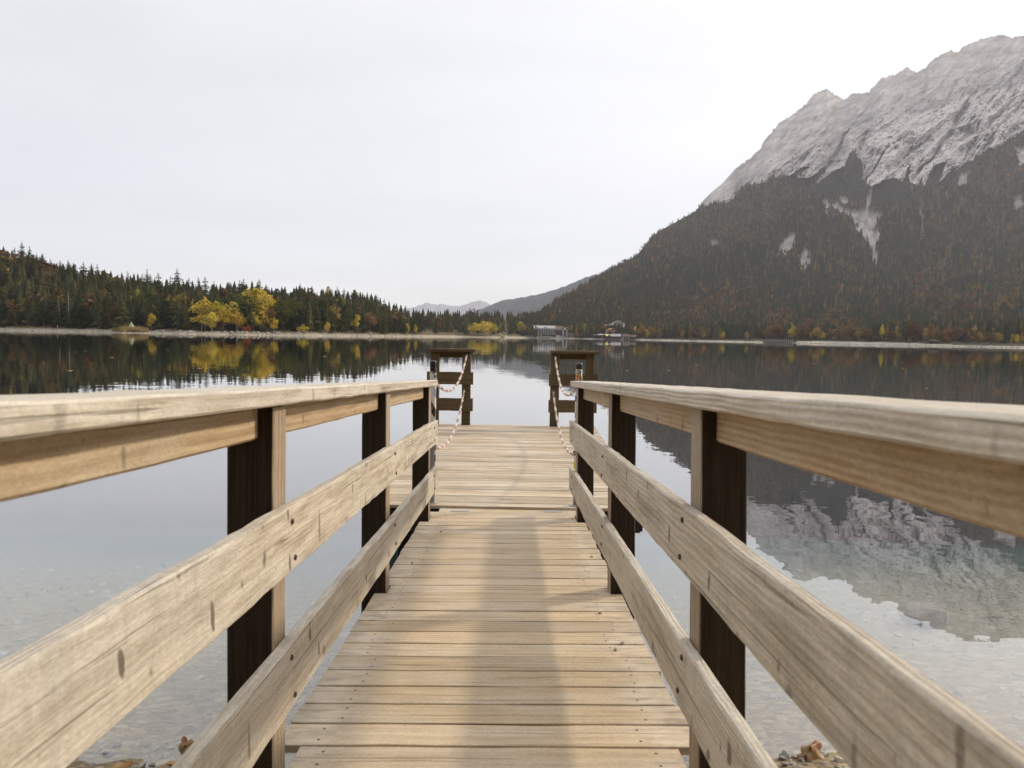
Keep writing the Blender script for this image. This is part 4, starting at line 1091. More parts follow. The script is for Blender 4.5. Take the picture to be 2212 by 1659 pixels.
SCREE = [[(1350, 900), (1372, 900), (1364, 960), (1342, 1035), (1328, 1035), (1343, 960)],
         [(1080, 955), (1110, 955), (1200, 1020), (1260, 1050), (1310, 1030), (1400, 1045), (1418, 1070), (1390, 1130), (1372, 1160), (1400, 1150), (1425, 1150), (1400, 1210), (1388, 1260), (1402, 1322), (1368, 1322), (1358, 1240), (1320, 1190), (1265, 1150), (1270, 1120), (1240, 1070), (1180, 1040), (1120, 1000)],
         [(1170, 960), (1232, 970), (1238, 1003), (1200, 1000)], [(1548, 878), (1602, 900), (1664, 985), (1704, 1042), (1678, 1042), (1638, 960), (1600, 925)],
         [(1607, 1010), (1642, 1100), (1630, 1222), (1652, 1222), (1657, 1100), (1637, 1010)], [(880, 1180), (942, 1180), (930, 1230), (890, 1300), (845, 1292), (870, 1220)],
         [(990, 1240), (1022, 1245), (1032, 1300), (1000, 1362), (974, 1392), (960, 1300)], [(1755, 960), (1792, 880), (1782, 950), (1750, 1012)], [(2150, 680), (2300, 640), (2300, 760), (2180, 790)],
         [(1060, 1030), (1162, 1060), (1150, 1077), (1080, 1052)], [(480, 1185), (522, 1190), (500, 1232), (455, 1232)], [(1840, 870), (1910, 810), (1890, 880), (1830, 930)], [(770, 1050), (800, 1050), (780, 1090)], [(2140, 960), (2200, 930), (2206, 1010), (2150, 1010)]]
KRUM = [[(900, 850), (1035, 880), (1190, 805), (1240, 720), (1290, 740), (1320, 860), (1350, 920), (1330, 1020), (1200, 960), (1080, 950), (940, 910)], [(1370, 920), (1440, 870), (1500, 860), (1600, 940), (1640, 1000), (1400, 1030), (1345, 1020)], [(1640, 905), (1780, 765), (1870, 790), (2060, 685), (1900, 830), (1700, 930)]]
def sharpmask(polys): 
    m_ = np.zeros(wx.shape, bool)
    for P in polys: m_ |= inside(wx, wy, P)
    return m_.astype(float)
rock = sharpmask([ROCK]) * (SSg > .2)
wx0, wy0 = wx, wy
wx = cx + 5 * fbm(cx * .05, cy * .05, 4); wy = cy + 5 * fbm(cx * .05 + 9, cy * .05, 4)
scree = sharpmask(SCREE) * (1 - rock); wx, wy = wx0, wy0; krum = sharpmask(KRUM) * (1 - rock)
thick = inside(wx, wy, [(1270, 1030), (1420, 1040), (1420, 1120), (1270, 1130)])
taper = np.clip((1 - SSg) * 5, 0, 1) * np.clip((SSg - .12) * 5, 0, 1) * (back == 0)
du = cx * .78 - cy * .62; dv = cx * .62 + cy * .78              # along and across the slanting slabs
wv_ = 30 * fbm(cx * .006, cy * .006, 4)
rib = fbm((dv + wv_) * .011, du * .0038, 6, .55, True)
strata = fbm((dv + wv_) * .03, du * .008, 5, .6, True)
fa = -.54 * cx + .84 * cy; fb = .84 * cx + .54 * cy               # down and across the fall lines
gul = fbm((fb + 25 * fbm(cx * .008, cy * .008, 3)) * .0085, fa * .0016, 4, .5, True)
cleft = np.clip((gul - .52) / .25, 0, 1)
fine = fbm(cx * .05 + .8 * vnoise(cx * .03, cy * .03), cy * .05, 6, .72, True)
rel = np.where(rock > 0, 5 * rib + 3 * strata + 2 * fine, 22 * rib + 5 * fbm(cx * .03, cy * .03, 3))
Zg = Zg + rel * taper - 12 * scree * taper
edge = np.clip(1 - np.abs(1 - SSg) * 60, 0, 1) * (elm[None] > .22)
Zg = Zg + edge * (4 * vnoise(cx * .10, cx * 0) + 2.5 * vnoise(cx * .26, cx * 0 + 4))
wobble = taper * rock * (58 * rib + 26 * strata + 15 * fine - 85 * gul - 38 * cleft)
kf = 1 - wobble / Rg
Xg = CAM[0] + (Xg - CAM[0]) * kf; Yg = CAM[1] + (Yg - CAM[1]) * kf; Zg = CAM[2] + (Zg - CAM[2]) * np.where(wobble != 0, kf, 1)
Rn = np.hypot(Xg - CAM[0], Yg - CAM[1]); lim = CAM[2] + Rn * elm[None] * np.clip(1 - .10 * np.clip(1 - SSg, 0, 1), 0, 1)
Zg = np.where((SSg < 1) & (SSg > .3), np.minimum(Zg, lim), Zg)
mm = NT('mountain_side'); mp = mm.pos(); ra = mm.attr('rock', 'Fac'); kr = mm.attr('scrub', 'Fac'); sc_a = mm.attr('scree', 'Fac'); lay = mm.attr('layers_shade', 'Fac'); och = mm.attr('ochre', 'Fac')
n1 = mm.noise(mm.vmath('MULTIPLY', mp, (.012, .012, .03)), 1.0, 8, .68)
n2 = mm.noise(mm.vmath('MULTIPLY', mp, (.05, .05, .016)), 1.0, 6, .65)
rc = mm.mix(mm.ramp(mm.math('ADD', mm.math('MULTIPLY', n1, .6), mm.math('MULTIPLY', lay, .42)), .30, .74), (0.27, 0.245, 0.238), (0.58, 0.53, 0.512))
rc = mm.mix(mm.ramp(n2, .58, .70, 0, .55), rc, (0.26, 0.24, 0.235))
rc = mm.mix(och, rc, (0.36, 0.29, 0.20))
sc_c = mm.mix(n2, (0.42, 0.38, 0.36), (0.60, 0.56, 0.54))
vg = mm.mix(n2, (0.034, 0.032, 0.020), (0.080, 0.062, 0.034)); vk = mm.mix(n1, (0.014, 0.014, 0.010), (0.034, 0.029, 0.020))
sand = mm.attr('beach', 'Fac')
col_ = mm.mix(ra, mm.mix(sc_a, mm.mix(kr, vg, vk), sc_c), rc)
col_ = mm.mix(sand, col_, mm.mix(mm.noise(mp, .4, 4), (0.28, 0.255, 0.21), (0.44, 0.41, 0.355)))
mm.bsdf(col_, .9, .12, mm.bump(mm.math('ADD', n1, mm.math('MULTIPLY', n2, .6)), .55, 14.0))
layers_shade = np.clip(.42 + .6 * fbm((dv + wv_) * .07, du * .016, 7, .72), 0, 1)
bright = inside(wx, wy, [(1250, 700), (1450, 530), (1700, 470), (1950, 380), (2206, 330), (2300, 640), (1950, 740), (1660, 880), (1360, 900)])
layers_shade = np.clip(layers_shade + .24 * bright - .26 * cleft, 0, 1)  # clefts also darkened in the rock colour, standing in for their shade
ochre = np.zeros(cx.shape)
for P in ([(1140, 450), (1180, 470), (1200, 540), (1160, 520)], [(1690, 380), (1730, 370), (1720, 440), (1690, 430)], [(1880, 330), (2010, 340), (2000, 410), (1890, 400)], [(985, 800), (1040, 780), (1000, 830), (960, 830)], [(1800, 110), (1870, 90), (1850, 200), (1810, 180)], [(2000, 240), (2040, 230), (2030, 290)], [(960, 620), (1000, 620), (985, 670)]):
    ochre = np.maximum(ochre, inside(wx + 6 * fbm(cx * .1, cy * .1, 3), wy, P) * .6)
ochre *= np.clip(.5 + 1.2 * fbm(cx * .05, cy * .02, 3), 0, 1)
beach_w = np.interp(azm, az_in, np.interp(px_in, [1120, 1200, 1300, 1390, 1640, 1700, 1830, 1960, 2060, 2140, 2320], [8, 7, 7, 9, 8, 20, 26, 22, 10, 8, 8]))
beach = (dsh < beach_w[None] + 3 * vnoise(PXv * .05, PYv * 0)).astype(float) * (dsh > -40)
MV = np.stack([Xg, Yg, Zg], -1)
ids = grid_faces(*Xg.shape)
mt_o = link('mountain', npmesh('mountain', MV.reshape(-1, 3), [ids], [mm.mat], smooth=True, attrs={
    'rock': ('FLOAT', 'POINT', rock), 'scrub': ('FLOAT', 'POINT', krum), 'scree': ('FLOAT', 'POINT', np.clip(scree * (.62 + .45 * fbm(cx * .06, cy * .06, 3)) * np.where(thick, .8, 1), 0, 1)), 'layers_shade': ('FLOAT', 'POINT', layers_shade), 'ochre': ('FLOAT', 'POINT', ochre), 'beach': ('FLOAT', 'POINT', beach)}))
fr_ = rock.reshape(-1)[ids].mean(1) > .5
mt_o.data.polygons.foreach_set('use_smooth', ~fr_)
tag(mt_o, kind='structure')

# its forest: dense below, larches and gaps towards the rock
free = ~((PXv > 1150) & (PXv < 1232) & (dsh < 32)) & ~((PXv > 1298) & (PXv < 1346) & (dsh < 78)) & (rock < .5) & (scree < .5) & (krum < .5) & (SSg > .012) & (SSg < 1.01) & (beach < .5)
PX2, PY2 = to_px(MV)
# choose trees evenly over the slope as it is seen from the lake
rows_i = np.where((ss > .01) & (ss < 1.005))[0]
pts = []; ht = []; hi_ = []
N = 30000
ju = tr.random(N) * (len(px_in) - 2) + 0; vv = tr.random(N)
top_y = interp(px_in, SKY_M, 1)
for n_ in range(N):
    j = ju[n_]; j0 = int(j); a = j - j0
    colp = PY2[rows_i, j0]
    yb = colp.max(); yt = colp.min()
    y = yt + (yb - yt) * vv[n_]
    k = rows_i[int(np.argmin(np.abs(colp - y)))]
    if not free[k, j0]: continue
    p_ = MV[k, j0] * (1 - a) + MV[k, j0 + 1] * a
    D = math.hypot(p_[0], p_[1])
    pts.append(p_); hi_.append(1 - (y - yt) / max(60, yb - yt)); ht.append(D)
pts = np.array(pts); hi_ = np.array(hi_); ht = np.array(ht)
near = [MV[int(tr.integers(14, 48)), int(tr.integers(len(px_in)))] for _ in range(1500)]
near = np.array([p_ for p_ in near if p_[2] > 3.2]); pts = np.concatenate([pts, near]); hi_ = np.concatenate([hi_, np.zeros(len(near))])
pts[:, :2] += tr.normal(0, 3, (len(pts), 2))
pp_x, pp_y = to_px(pts)
patch = fbm(pp_x * .012, pp_y * .018, 4)
lower = np.clip((pp_y - 560) / 150, 0, 1)
warm_p = np.clip(.05 + 1.1 * patch + .12 * lower + .14 * np.clip((pp_x - 1950) / 250, 0, 1) * lower + .12 * (pp_x < 1450), .02, .75)
kinds = (tr.random(len(pts)) < warm_p).astype(int)
gcol = np.array([[.034, .041, .024], [.044, .048, .026], [.038, .046, .030], [.056, .053, .028]])
wcol = np.array([[.14, .070, .032], [.17, .105, .038], [.105, .065, .038], [.22, .145, .045], [.15, .066, .032], [.12, .085, .042]])
cols = np.where(kinds[:, None] == 0, gcol[tr.integers(0, 4, len(pts))], wcol[tr.integers(0, 6, len(pts))]) * (.7 + .6 * tr.random((len(pts), 1)))
larch = (kinds == 0) & (tr.random(len(pts)) < .08 + .10 * (hi_ > .6)); cols[larch] = np.array([.17, .105, .028]) * (.7 + .5 * tr.random((larch.sum(), 1)))
hh = np.where(kinds == 1, 11, 15) * (.65 + .6 * tr.random(len(pts))) * np.interp(hi_, [0, .5, 1], [1, 1, .75])
wood_mass('mountain_forest', pts, hh, kinds, cols)

# ---------------------------------------------------------------- FARTHER RIDGES
def ridge(name, pxr, sky_pts, r_near, r_far, mat, n=160, bush_=0):
    px = np.linspace(*pxr, n); az, _ = azel(px, np.full_like(px, 720.0)); _, el = azel(px, interp(px, sky_pts, 1))
    rows = []
    for s in np.linspace(0, 1.4, 44):
        r = np.full_like(px, r_near + (r_far - r_near) * s)
        z = el * r * np.clip(min(s, 1), 0, 1) ** 1.3 - max(0, s - 1) * (r_far - r_near) * .6
        z = z + (r_far * .008) * fbm(px * .02, np.full_like(px, s * 4), 4, .55, True) * min(1, s * 3) * min(1, abs(1 - s) * 5)
        z = z + (r_far * .0012) * fbm(px * .2, np.full_like(px, s * 9), 3) * (s > .05)
        rows.append((r, z))
    return polar_land(name, az, rows, mat)
fr_m = NT('far_ridge'); fp = fr_m.pos(); tc_ = fr_m.noise(fr_m.vmath('MULTIPLY', fp, (.0016, .0016, .0016)), 1.0, 4, .5)
fr_m.bsdf(fr_m.mix(fr_m.ramp(tc_, .62, .66), fr_m.mix(fr_m.noise(fp, .012, 5, .7), (0.016, 0.022, 0.024), (0.045, 0.042, 0.034)), (0.14, 0.14, 0.05)), .9, .1)
fm_m = plain('far_rock', (0.20, 0.19, 0.18), .9, .1, .3, .002)
ridge('forest_ridge', (960, 1480), [(960, 690), (1020, 672), (1050, 660), (1080, 648), (1110, 643), (1140, 637), (1170, 630), (1200, 622), (1230, 610), (1260, 596), (1290, 588), (1315, 575), (1335, 568), (1345, 572), (1360, 590), (1480, 640)], 3200, 5200, fr_m.mat)
ridge('distant_mountains', (820, 1180), [(820, 672), (880, 664), (905, 658), (920, 652), (930, 654), (940, 656), (950, 653), (965, 658), (985, 660), (1000, 657), (1015, 652), (1030, 648), (1040, 647), (1052, 652), (1065, 660), (1090, 668), (1180, 680)], 9000, 11500, fm_m, 240)
# ---------------------------------------------------------------- RIGHT SHORE: trees, houses, boat sheds
def right_at(px, s):
    """point of the right land S metres behind its waterline"""
    az, _ = azel(float(px), 735.0)
    j = int(np.clip(np.searchsorted(azm, float(az)) - 1, 0, len(azm) - 2)); a = (float(az) - azm[j]) / (azm[j + 1] - azm[j])
    k = int(np.clip(np.searchsorted(dsh[:, j], s) - 1, 0, len(ss) - 2)); b = (s - dsh[k, j]) / (dsh[k + 1, j] - dsh[k, j])
    return (MV[k, j] * (1 - a) + MV[k, j + 1] * a) * (1 - b) + (MV[k + 1, j] * (1 - a) + MV[k + 1, j + 1] * a) * b
def shore_tree(px, s, top, w_px, k, fol, lb, name='beech_tree', group='autumn trees along the right shore'):
    q = right_at(px, s); D = math.hypot(q[0] - CAM[0], q[1]); _, e = azel(float(px), float(top)); h = float(e) * D + CAM[2] - q[2]
    wid = np.percentile(np.abs(BRO[k][0][:, 0]), 98) * 2
    return parts_tree(name, k, fol, q, h, (w_px / 1600 * D) / (wid * h), lb, 'tree', group)
RT = [(1680, 697, 22, F_rust, 'rounded rust brown tree beside the long boathouse'), (1660, 703, 16, F_brown, 'dull brown tree left of the rust brown one at the boathouse'), (1712, 702, 18, F_olive, 'yellow green tree right of the long boathouse'), (1722, 707, 12, F_brown, 'brown tree touching the yellow green one by the boathouse'), (1739, 700, 14, F_rust, 'narrow dark rust tree between two yellow ones'),
      (1751, 716, 9, F_gold, 'small golden tree left of the tall golden one on the right beach'), (1766, 706, 15, F_gold, 'tall golden tree at the left end of the pale beach'), (1777, 717, 9, F_olive, 'small yellow green tree right of the tall golden one'), (1802, 723, 8, F_gold, 'low golden bush tree under the first brown crown'), (1809, 702, 20, F_brown, 'round purple brown tree above the pale beach'),
      (1817, 718, 9, F_gold, 'small golden tree in front of the wide brown crown'), (1837, 701, 32, F_brown, 'wide purple brown tree above the pale beach'), (1853, 714, 12, F_gold, 'small golden tree between two purple brown crowns'), (1871, 706, 22, F_brown, 'dark brown dome shaped tree above the beach'), (1898, 716, 20, F_brown, 'low brown tree in the middle of the beach'),
      (1905, 699, 9, F_olive, 'slim green yellow tree standing behind the beach'), (1928, 714, 24, F_rust, 'low rust tree left of the olive conifer'), (1938, 703, 10, F_gold, 'slim golden tree beside the olive conifer'), (1954, 697, 17, F_scrub, 'grey olive tree rising in front of the big rust crown'), (1976, 692, 30, F_rust, 'big rust red tree left of the pale yellow one'), (1962, 694, 22, F_rust, 'tall rust tree behind the grey olive one'),
      (2002, 707, 19, F_gold, 'pale yellow round tree standing alone on the beach'), (2012, 698, 12, F_rust, 'dark red tree behind the pale yellow round one'), (2028, 712, 17, F_brown, 'brown tree right of the pale yellow round one'), (2046, 709, 17, F_rust, 'rust tree, first of a pair right of the beach hut'), (2063, 704, 18, F_brown, 'brown tree, second of a pair right of the beach hut'),
      (2105, 717, 16, F_rust, 'low rust tree near the right end of the beach'), (2117, 715, 10, F_gold, 'slim golden tree near the right end of the beach'), (2139, 716, 20, F_brown, 'brown dome tree right of the slim golden one'), (2156, 717, 14, F_gold, 'golden tree right of the brown dome'), (2187, 720, 6, F_gold, 'first thin golden tree at the right edge'), (2197, 721, 7, F_olive, 'second thin golden green tree at the right edge'), (2207, 719, 8, F_gold, 'third thin golden tree at the right edge'),
      (1101, 700, 12, F_brown, 'slim brown tree left of the hotel woods'), (1125, 694, 17, F_olive, 'tall olive yellow tree left of the hotel'), (1112, 711, 12, F_brown, 'low brown tree behind the stone landing'), (1139, 706, 13, F_olive, 'yellow tree beside the left end of the hotel'), (1053 + 90, 712, 12, F_gold, 'low yellow bush tree at the left gable of the hotel'),
      (1157, 715, 10, F_olive, 'low olive tree in front of the left end of the long hotel'), (1171, 718, 8, F_brown, 'small brown tree in front of the middle of the long hotel'), (1188, 717, 9, F_olive, 'small olive tree in front of the right end of the long hotel'), (1212, 718, 8, F_brown, 'small brown tree in front of the brown chalet'),
      (1232, 703, 18, F_olive, 'olive yellow tree right of the brown chalet'), (1246, 706, 14, F_brown, 'tan tree behind the low lakeside terrace'), (1262, 698, 20, F_olive, 'large ochre tree between the hotel and the boat sheds'), (1272, 712, 10, F_olive, 'smaller ochre tree in front of the large ochre one'), (1281, 705, 13, F_gold, 'yellow tree left of the long low shed'), (1303, 700, 20, F_brown, 'brown tree below the white curved roof'), (1316, 712, 14, F_rust, 'rust tree in front of the brown cabin'), (1332, 712, 16, F_brown, 'brown tree behind the boat sheds'),
      (1362, 697, 13, F_rust, 'tall rust tree right of the white house on the slope'), (1372, 704, 14, F_olive, 'ochre tree above the right boat shed'), (1383, 700, 11, F_gold, 'tall narrow golden tree right of the boat sheds'), (1391, 706, 9, F_gold, 'narrow golden tree, lower than the tall narrow one'), (1397, 710, 8, F_olive, 'slim olive yellow tree at the right end of the boat sheds'), (1410, 706, 13, F_brown, 'dull brown tree right of the slim olive one'), (1427, 712, 8, F_brown, 'small brown tree on the stony shore'),
      (1474, 712, 8, F_gold, 'small golden tree on the stony shore'), (1520, 714, 6, F_gold, 'tiny golden tree at the foot of the dark wood'), (1562, 715, 8, F_olive, 'tiny olive tree at the foot of the dark wood'), (1612, 716, 8, F_gold, 'tiny golden tree left of the long boathouse')]
for i, (px, top, w, fol, lb) in enumerate(RT):
    bw = float(np.interp(px, [1120, 1200, 1300, 1390, 1640, 1700, 1830, 1960, 2060, 2140, 2320], [8, 7, 7, 9, 8, 20, 26, 22, 10, 8, 8]))
    shore_tree(px, bw + 3 + 4 * tr.random() + (22 if 1225 < px < 1320 or 1360 < px < 1378 else 0), top, w, i % 6, fol, lb)
pts = []; szs = []
for _ in range(900):
    px = 1390 + 830 * tr.random(); s = .3 + 6 * tr.random() if px < 1680 else .3 + 2.5 * tr.random(); pts.append(right_at(px, s)); szs.append(.15 + .5 * tr.random() ** 2)
for _ in range(500): pts.append(right_at(1125 + 260 * tr.random(), .3 + 6 * tr.random())); szs.append(.2 + .5 * tr.random() ** 2)
tag(link('shore_stones', stone_mass('shore_stones', pts, szs, .6)), kind='stuff')

H_white = plain('white_render', (0.58, 0.55, 0.52), .8, .2, .1, .5); H_dark = plain('dark_timber', (0.055, 0.038, 0.028), .8, .2, .25, 1.0); H_brown = plain('brown_timber', (0.13, 0.085, 0.055), .8, .2, .25, 1.0)
H_roof = plain('grey_roof', (0.38, 0.355, 0.35), .8, .2, .15, .5); H_broof = plain('brown_roof', (0.16, 0.11, 0.085), .8, .2, .2, .5); H_glass = plain('dark_window', (0.03, 0.033, 0.04), .2, .6, .2, 1); H_stone = plain('stone_wall', (0.27, 0.245, 0.22), .9, .1, .3, .8)
H_lemon = plain('yellow_awning', (0.62, 0.55, 0.16), .7, .2, .1, 1); H_green = plain('green_tarpaulin', (0.30, 0.36, 0.22), .7, .2, .1, 1); H_plank = plain('grey_planks', (0.34, 0.31, 0.28), .8, .2, .2, 2); H_tan = plain('orange_timber', (0.38, 0.2, 0.08), .8, .2, .2, 1); H_lawn = plain('lawn_green', (0.13, 0.12, 0.03), .9, .1, .2, 1)
def house(name, px0, px1, s, depth, label, cat='house', base=None):
    """an Empty at the front left foot, x along the front, y into the land; returns it with its front width"""
    A = right_at(px0, s); B = right_at(px1, s); d = B[:2] - A[:2]; Wd = float(np.hypot(*d)); z = max(A[2], B[2]) if base is None else base
    t = thing(name, label, cat, (A[0], A[1], z), math.atan2(d[1], d[0])); return t, Wd
def zt(t, px, py):
    D = math.hypot(t.location[0] - CAM[0], t.location[1]); _, e = azel(float(px), float(py)); return float(e) * D + CAM[2] - t.location[2]
def gable_x(name, x0, x1, y0, y1, z0, z1, over, mat, parent, th=.25):
    """pitched roof, ridge along x"""
    ym = (y0 + y1) / 2; a, b = x0 - over, x1 + over; c, d = y0 - over, y1 + over
    V = [(a, c, z0), (b, c, z0), (b, ym, z1), (a, ym, z1), (a, d, z0), (b, d, z0)]; V += [(x, y, z + th) for x, y, z in V]
    Q = [(0, 1, 2, 3), (3, 2, 5, 4), (7, 6, 9, 8), (8, 9, 10, 11), (0, 6, 7, 1), (4, 5, 11, 10), (0, 3, 9, 6), (3, 4, 10, 9), (1, 7, 8, 2), (2, 8, 11, 5)]
    return link(name, npmesh(name, V, [Q], [mat]), parent)
def gable_y(name, x0, x1, y0, y1, z0, z1, over, mat, parent, th=.25):
    xm = (x0 + x1) / 2; a, b = x0 - over, x1 + over; c, d = y0 - over, y1 + over
    V = [(a, c, z0), (a, d, z0), (xm, d, z1), (xm, c, z1), (b, c, z0), (b, d, z0)]; V += [(x, y, z + th) for x, y, z in V]
    Q = [(0, 1, 2, 3), (3, 2, 5, 4), (7, 6, 9, 8), (8, 9, 10, 11), (0, 6, 7, 1), (4, 5, 11, 10), (0, 3, 9, 6), (3, 4, 10, 9), (1, 7, 8, 2), (2, 8, 11, 5)]
    return link(name, npmesh(name, V, [Q], [mat]), parent)
def gable_wall(name, x0, x1, y, z0, z1, mat, parent, t=.2):
    V = [(x0, y, z0), (x1, y, z0), ((x0 + x1) / 2, y, z1), (x0, y + t, z0), (x1, y + t, z0), ((x0 + x1) / 2, y + t, z1)]
    return link(name, npmesh(name, V, [[(0, 1, 2), (5, 4, 3)], [(0, 3, 4, 1), (1, 4, 5, 2), (2, 5, 3, 0)]], [mat]), parent)
# the large hotel with balconies
t, w = house('hotel', 1153, 1199, 14, 14, 'long white hotel with rows of dark balconies and a pale grey roof by the lake', 'hotel')
z1 = zt(t, 1176, 709.5); zr = zt(t, 1176, 703.5); st = z1 / 4
wl = boxobj('wall', [(0, w, 0, 13, -2, z1)], H_white, t)
gable_x('roof', 0, w, 0, 13, z1, zr, .9, H_roof, t)
for k in range(1, 4): boxobj('balcony', [(.4, w - .4, -1.2, -.05, st * k - .1, st * k + .6)], H_dark, t)
for k in range(4):
    for i in range(9):
        x = w * (i + .5) / 9; boxobj('window', [(x - .7, x + .7, -.06, .1, st * k + .9, st * k + st * .86)], H_glass, t)
for xc in (w * .14, w * .55):
    gable_y('dormer', xc - 2.6, xc + 2.6, -.5, 6, z1 - .1, z1 + 2.3, .4, H_roof, t); gable_wall('dormer_wall', xc - 2.5, xc + 2.5, -.3, z1 - .1, z1 + 2.0, H_white, t)
boxobj('base_storey', [(w * .38, w, -.8, -.01, -1.2, st * .9)], H_dark, t)
# brown chalet next to it
t, w = house('chalet', 1201, 1225, 12, 12, 'dark brown timber chalet with a white ground floor right of the long hotel', 'house')
z1 = zt(t, 1213, 713); zr = zt(t, 1213, 704.5)
boxobj('wall', [(0, w, 0, 12, -2, z1)], H_brown, t); gable_x('roof', 0, w * .62, .5, 12, z1, zr, .8, H_broof, t)
gable_y('front_roof', w * .55, w, -1.0, 8, z1 - .3, zr + .2, .9, H_dark, t); boxobj('front_wing', [(w * .57, w - .2, -.8, 6, -2, z1)], H_white, t); gable_wall('gable', w * .57, w - .2, -.78, z1, zr - .3, H_white, t)
boxobj('window_bay', [(w * .66, w * .90, -1.3, -.82, .5, z1 + .6)], H_glass, t)
boxobj('ground_floor', [(-.1, w * .55, -.4, -.02, -2, z1 * .32)], H_white, t)
for k in (1, 2): boxobj('balcony', [(.2, w * .54, -1.2, -.05, z1 * .36 * k, z1 * .36 * k + .8)], H_dark, t)
for k in range(3):
    for i in range(3): boxobj('window', [(w * (.06 + .17 * i), w * (.06 + .17 * i) + 1.2, -.06, .1, z1 * (.12 + .31 * k), z1 * (.12 + .31 * k) + 1.3)], H_glass, t)
# low terrace pavilion
t, w = house('pavilion', 1226, 1239, 8, 5, 'low pale pavilion on the lakeside right of the brown chalet', 'pavilion')
z1 = zt(t, 1232, 719.5); boxobj('roof', [(-.3, w + .3, -.4, 5, z1 - .25, z1)], H_white, t); boxobj('wall', [(0, w, 1, 4.8, -1, z1 - .25)], H_brown, t)
for i in range(5): boxobj('post', [(w * i / 4 - .1, w * i / 4 + .1, -.2, 0, -1, z1 - .25)], H_white, t)
# stone landing wall
for a, b, s, h, lb in ((1133, 1152, 2, 3.1, 'left pale stone landing wall below the hotel'), (1153, 1192, 3, 3.0, 'long stone quay wall in front of the hotel'), (1193, 1224, 4, 2.2, 'low stone wall in front of the brown chalet')):
    t, w = house('quay_wall', a, b, s, 2, lb, 'wall', base=-.4); boxobj('wall', [(0, w, 0, 1.2, -.5, h)], H_stone, t); boxobj('coping', [(-.1, w + .1, -.15, 1.35, h, h + .25)], H_plank, t)
    for i in range(1, 4): boxobj('buttress', [(w * i / 4 - .3, w * i / 4 + .3, -.5, -.01, -.5, h * .95)], H_stone, t)
# white house with a sweeping curved roof on the slope
t, w = house('curved_roof_house', 1304, 1344, 62, 12, 'white house with a sweeping curved white roof on the slope above the sheds', 'house')
V = []; Q = []; n = 14
za, zb = zt(t, 1304, 701), zt(t, 1337, 693)
for i in range(n + 1):
    f = i / n; x = f * w * .66; zt_ = za + (zb - za) * f ** 2.2; zl = zt(t, 1320, 703.5) + (zb - zt(t, 1320, 703.5)) * np.clip((f - .7) / .3, 0, 1) ** 1.2
    for (y, z) in ((0, min(zl, zt_ - .2)), (0, zt_), (9, zt_), (9, min(zl, zt_ - .2))): V.append((x, y, z))
for i in range(n):
    for k in range(4): Q.append((4 * i + k, 4 * i + 4 + k, 4 * i + 4 + (k + 1) % 4, 4 * i + (k + 1) % 4))
Q += [(0, 1, 2, 3), (4 * n + 3, 4 * n + 2, 4 * n + 1, 4 * n)]
link('curved_roof', npmesh('curved_roof', V, [Q], [H_white]), t)
zm = zt(t, 1320, 703.5); zb2 = zt(t, 1320, 708.5)
boxobj('glass_front', [(w * .16, w * .60, .5, 9, zb2, zm - .05)], H_glass, t); boxobj('white_wing', [(w * .60, w * .98, 1, 8, zt(t, 1340, 709), zt(t, 1340, 699.5))], H_white, t)
gable_x('wing_roof', w * .58, w, 0, 9, zt(t, 1340, 699.3), zt(t, 1340, 697.5), .5, H_broof, t)
boxobj('terrace', [(w * .60, w * .88, -.6, .98, zt(t, 1340, 707), zt(t, 1340, 704))], H_lawn, t); boxobj('plinth', [(w * .1, w * .98, .8, 9, -6, zb2)], H_stone, t)
for i in range(5): boxobj('window', [(w * (.64 + .065 * i), w * (.64 + .065 * i) + 1.2, .9, 1.1, zt(t, 1340, 703.5), zt(t, 1340, 701.3))], H_glass, t)
# brown cabin below it
t, w = house('cabin', 1306, 1318, 36, 6, 'small cabin with an orange brown roof below the curved white roof', 'house')
z1 = zt(t, 1312, 714); zr = zt(t, 1312, 709.5); boxobj('wall', [(0, w, 0, 6, -1, z1)], H_white, t); gable_x('roof', 0, w, 0, 6, z1, zr, .7, H_tan, t); boxobj('door', [(w * .3, w * .45, -.05, .1, 0, 2)], H_dark, t); boxobj('window', [(w * .6, w * .8, -.05, .1, .9, 2)], H_glass, t)
# lakeside sheds
def shed(px0, px1, s, pye, pyr, roof, wall, label, piles=True, axis='x', open_=True):
    t, w = house('boat_shed', px0, px1, s, 7, label, 'boathouse', base=.0)
    z1 = zt(t, (px0 + px1) / 2, pye); zr = zt(t, (px0 + px1) / 2, pyr)
    boxobj('wall', [(0, w, .6, 7, .9, z1)], wall, t); (gable_x if axis == 'x' else gable_y)('roof', 0, w, 0, 7, z1, zr, .6, roof, t)
    boxobj('deck', [(-.5, w + .5, -1.5, 7, .65, .9)], H_plank, t)
    for i in range(5): boxobj('pile', [(w * i / 4 - .12, w * i / 4 + .12, -1.3, -1.05, -3, .65 if i % 2 else 1.9)], H_dark, t)
    if open_: boxobj('boat_door', [(w * .15, w * .5, .5, .65, .9, z1 * .8)], H_dark, t); boxobj('boat_door', [(w * .56, w * .9, .5, .65, .9, z1 * .8)], H_dark, t)
    if axis == 'y': gable_wall('gable', 0, w, .55, z1, zr - .1, wall, t)
    return t
shed(1283, 1300, 6, 724.2, 721.5, H_roof, H_brown, 'long low grey roofed shed left of the yellow awning', axis='x')
shed(1302, 1311, 1, 726.5, 722.5, H_lemon, H_dark, 'small boat shed under a pale yellow roof standing over the water', axis='y')
shed(1312.5, 1320, 2, 727, 723, H_green, H_dark, 'small boat shed with a pale green roof beside the yellow one', axis='y')
shed(1320.5, 1340, 1, 727, 721.5, H_roof, H_brown, 'large grey roofed boathouse in the row of sheds')
shed(1344.5, 1358, 1, 727, 721.8, H_broof, H_white, 'white walled boathouse with a brown roof')
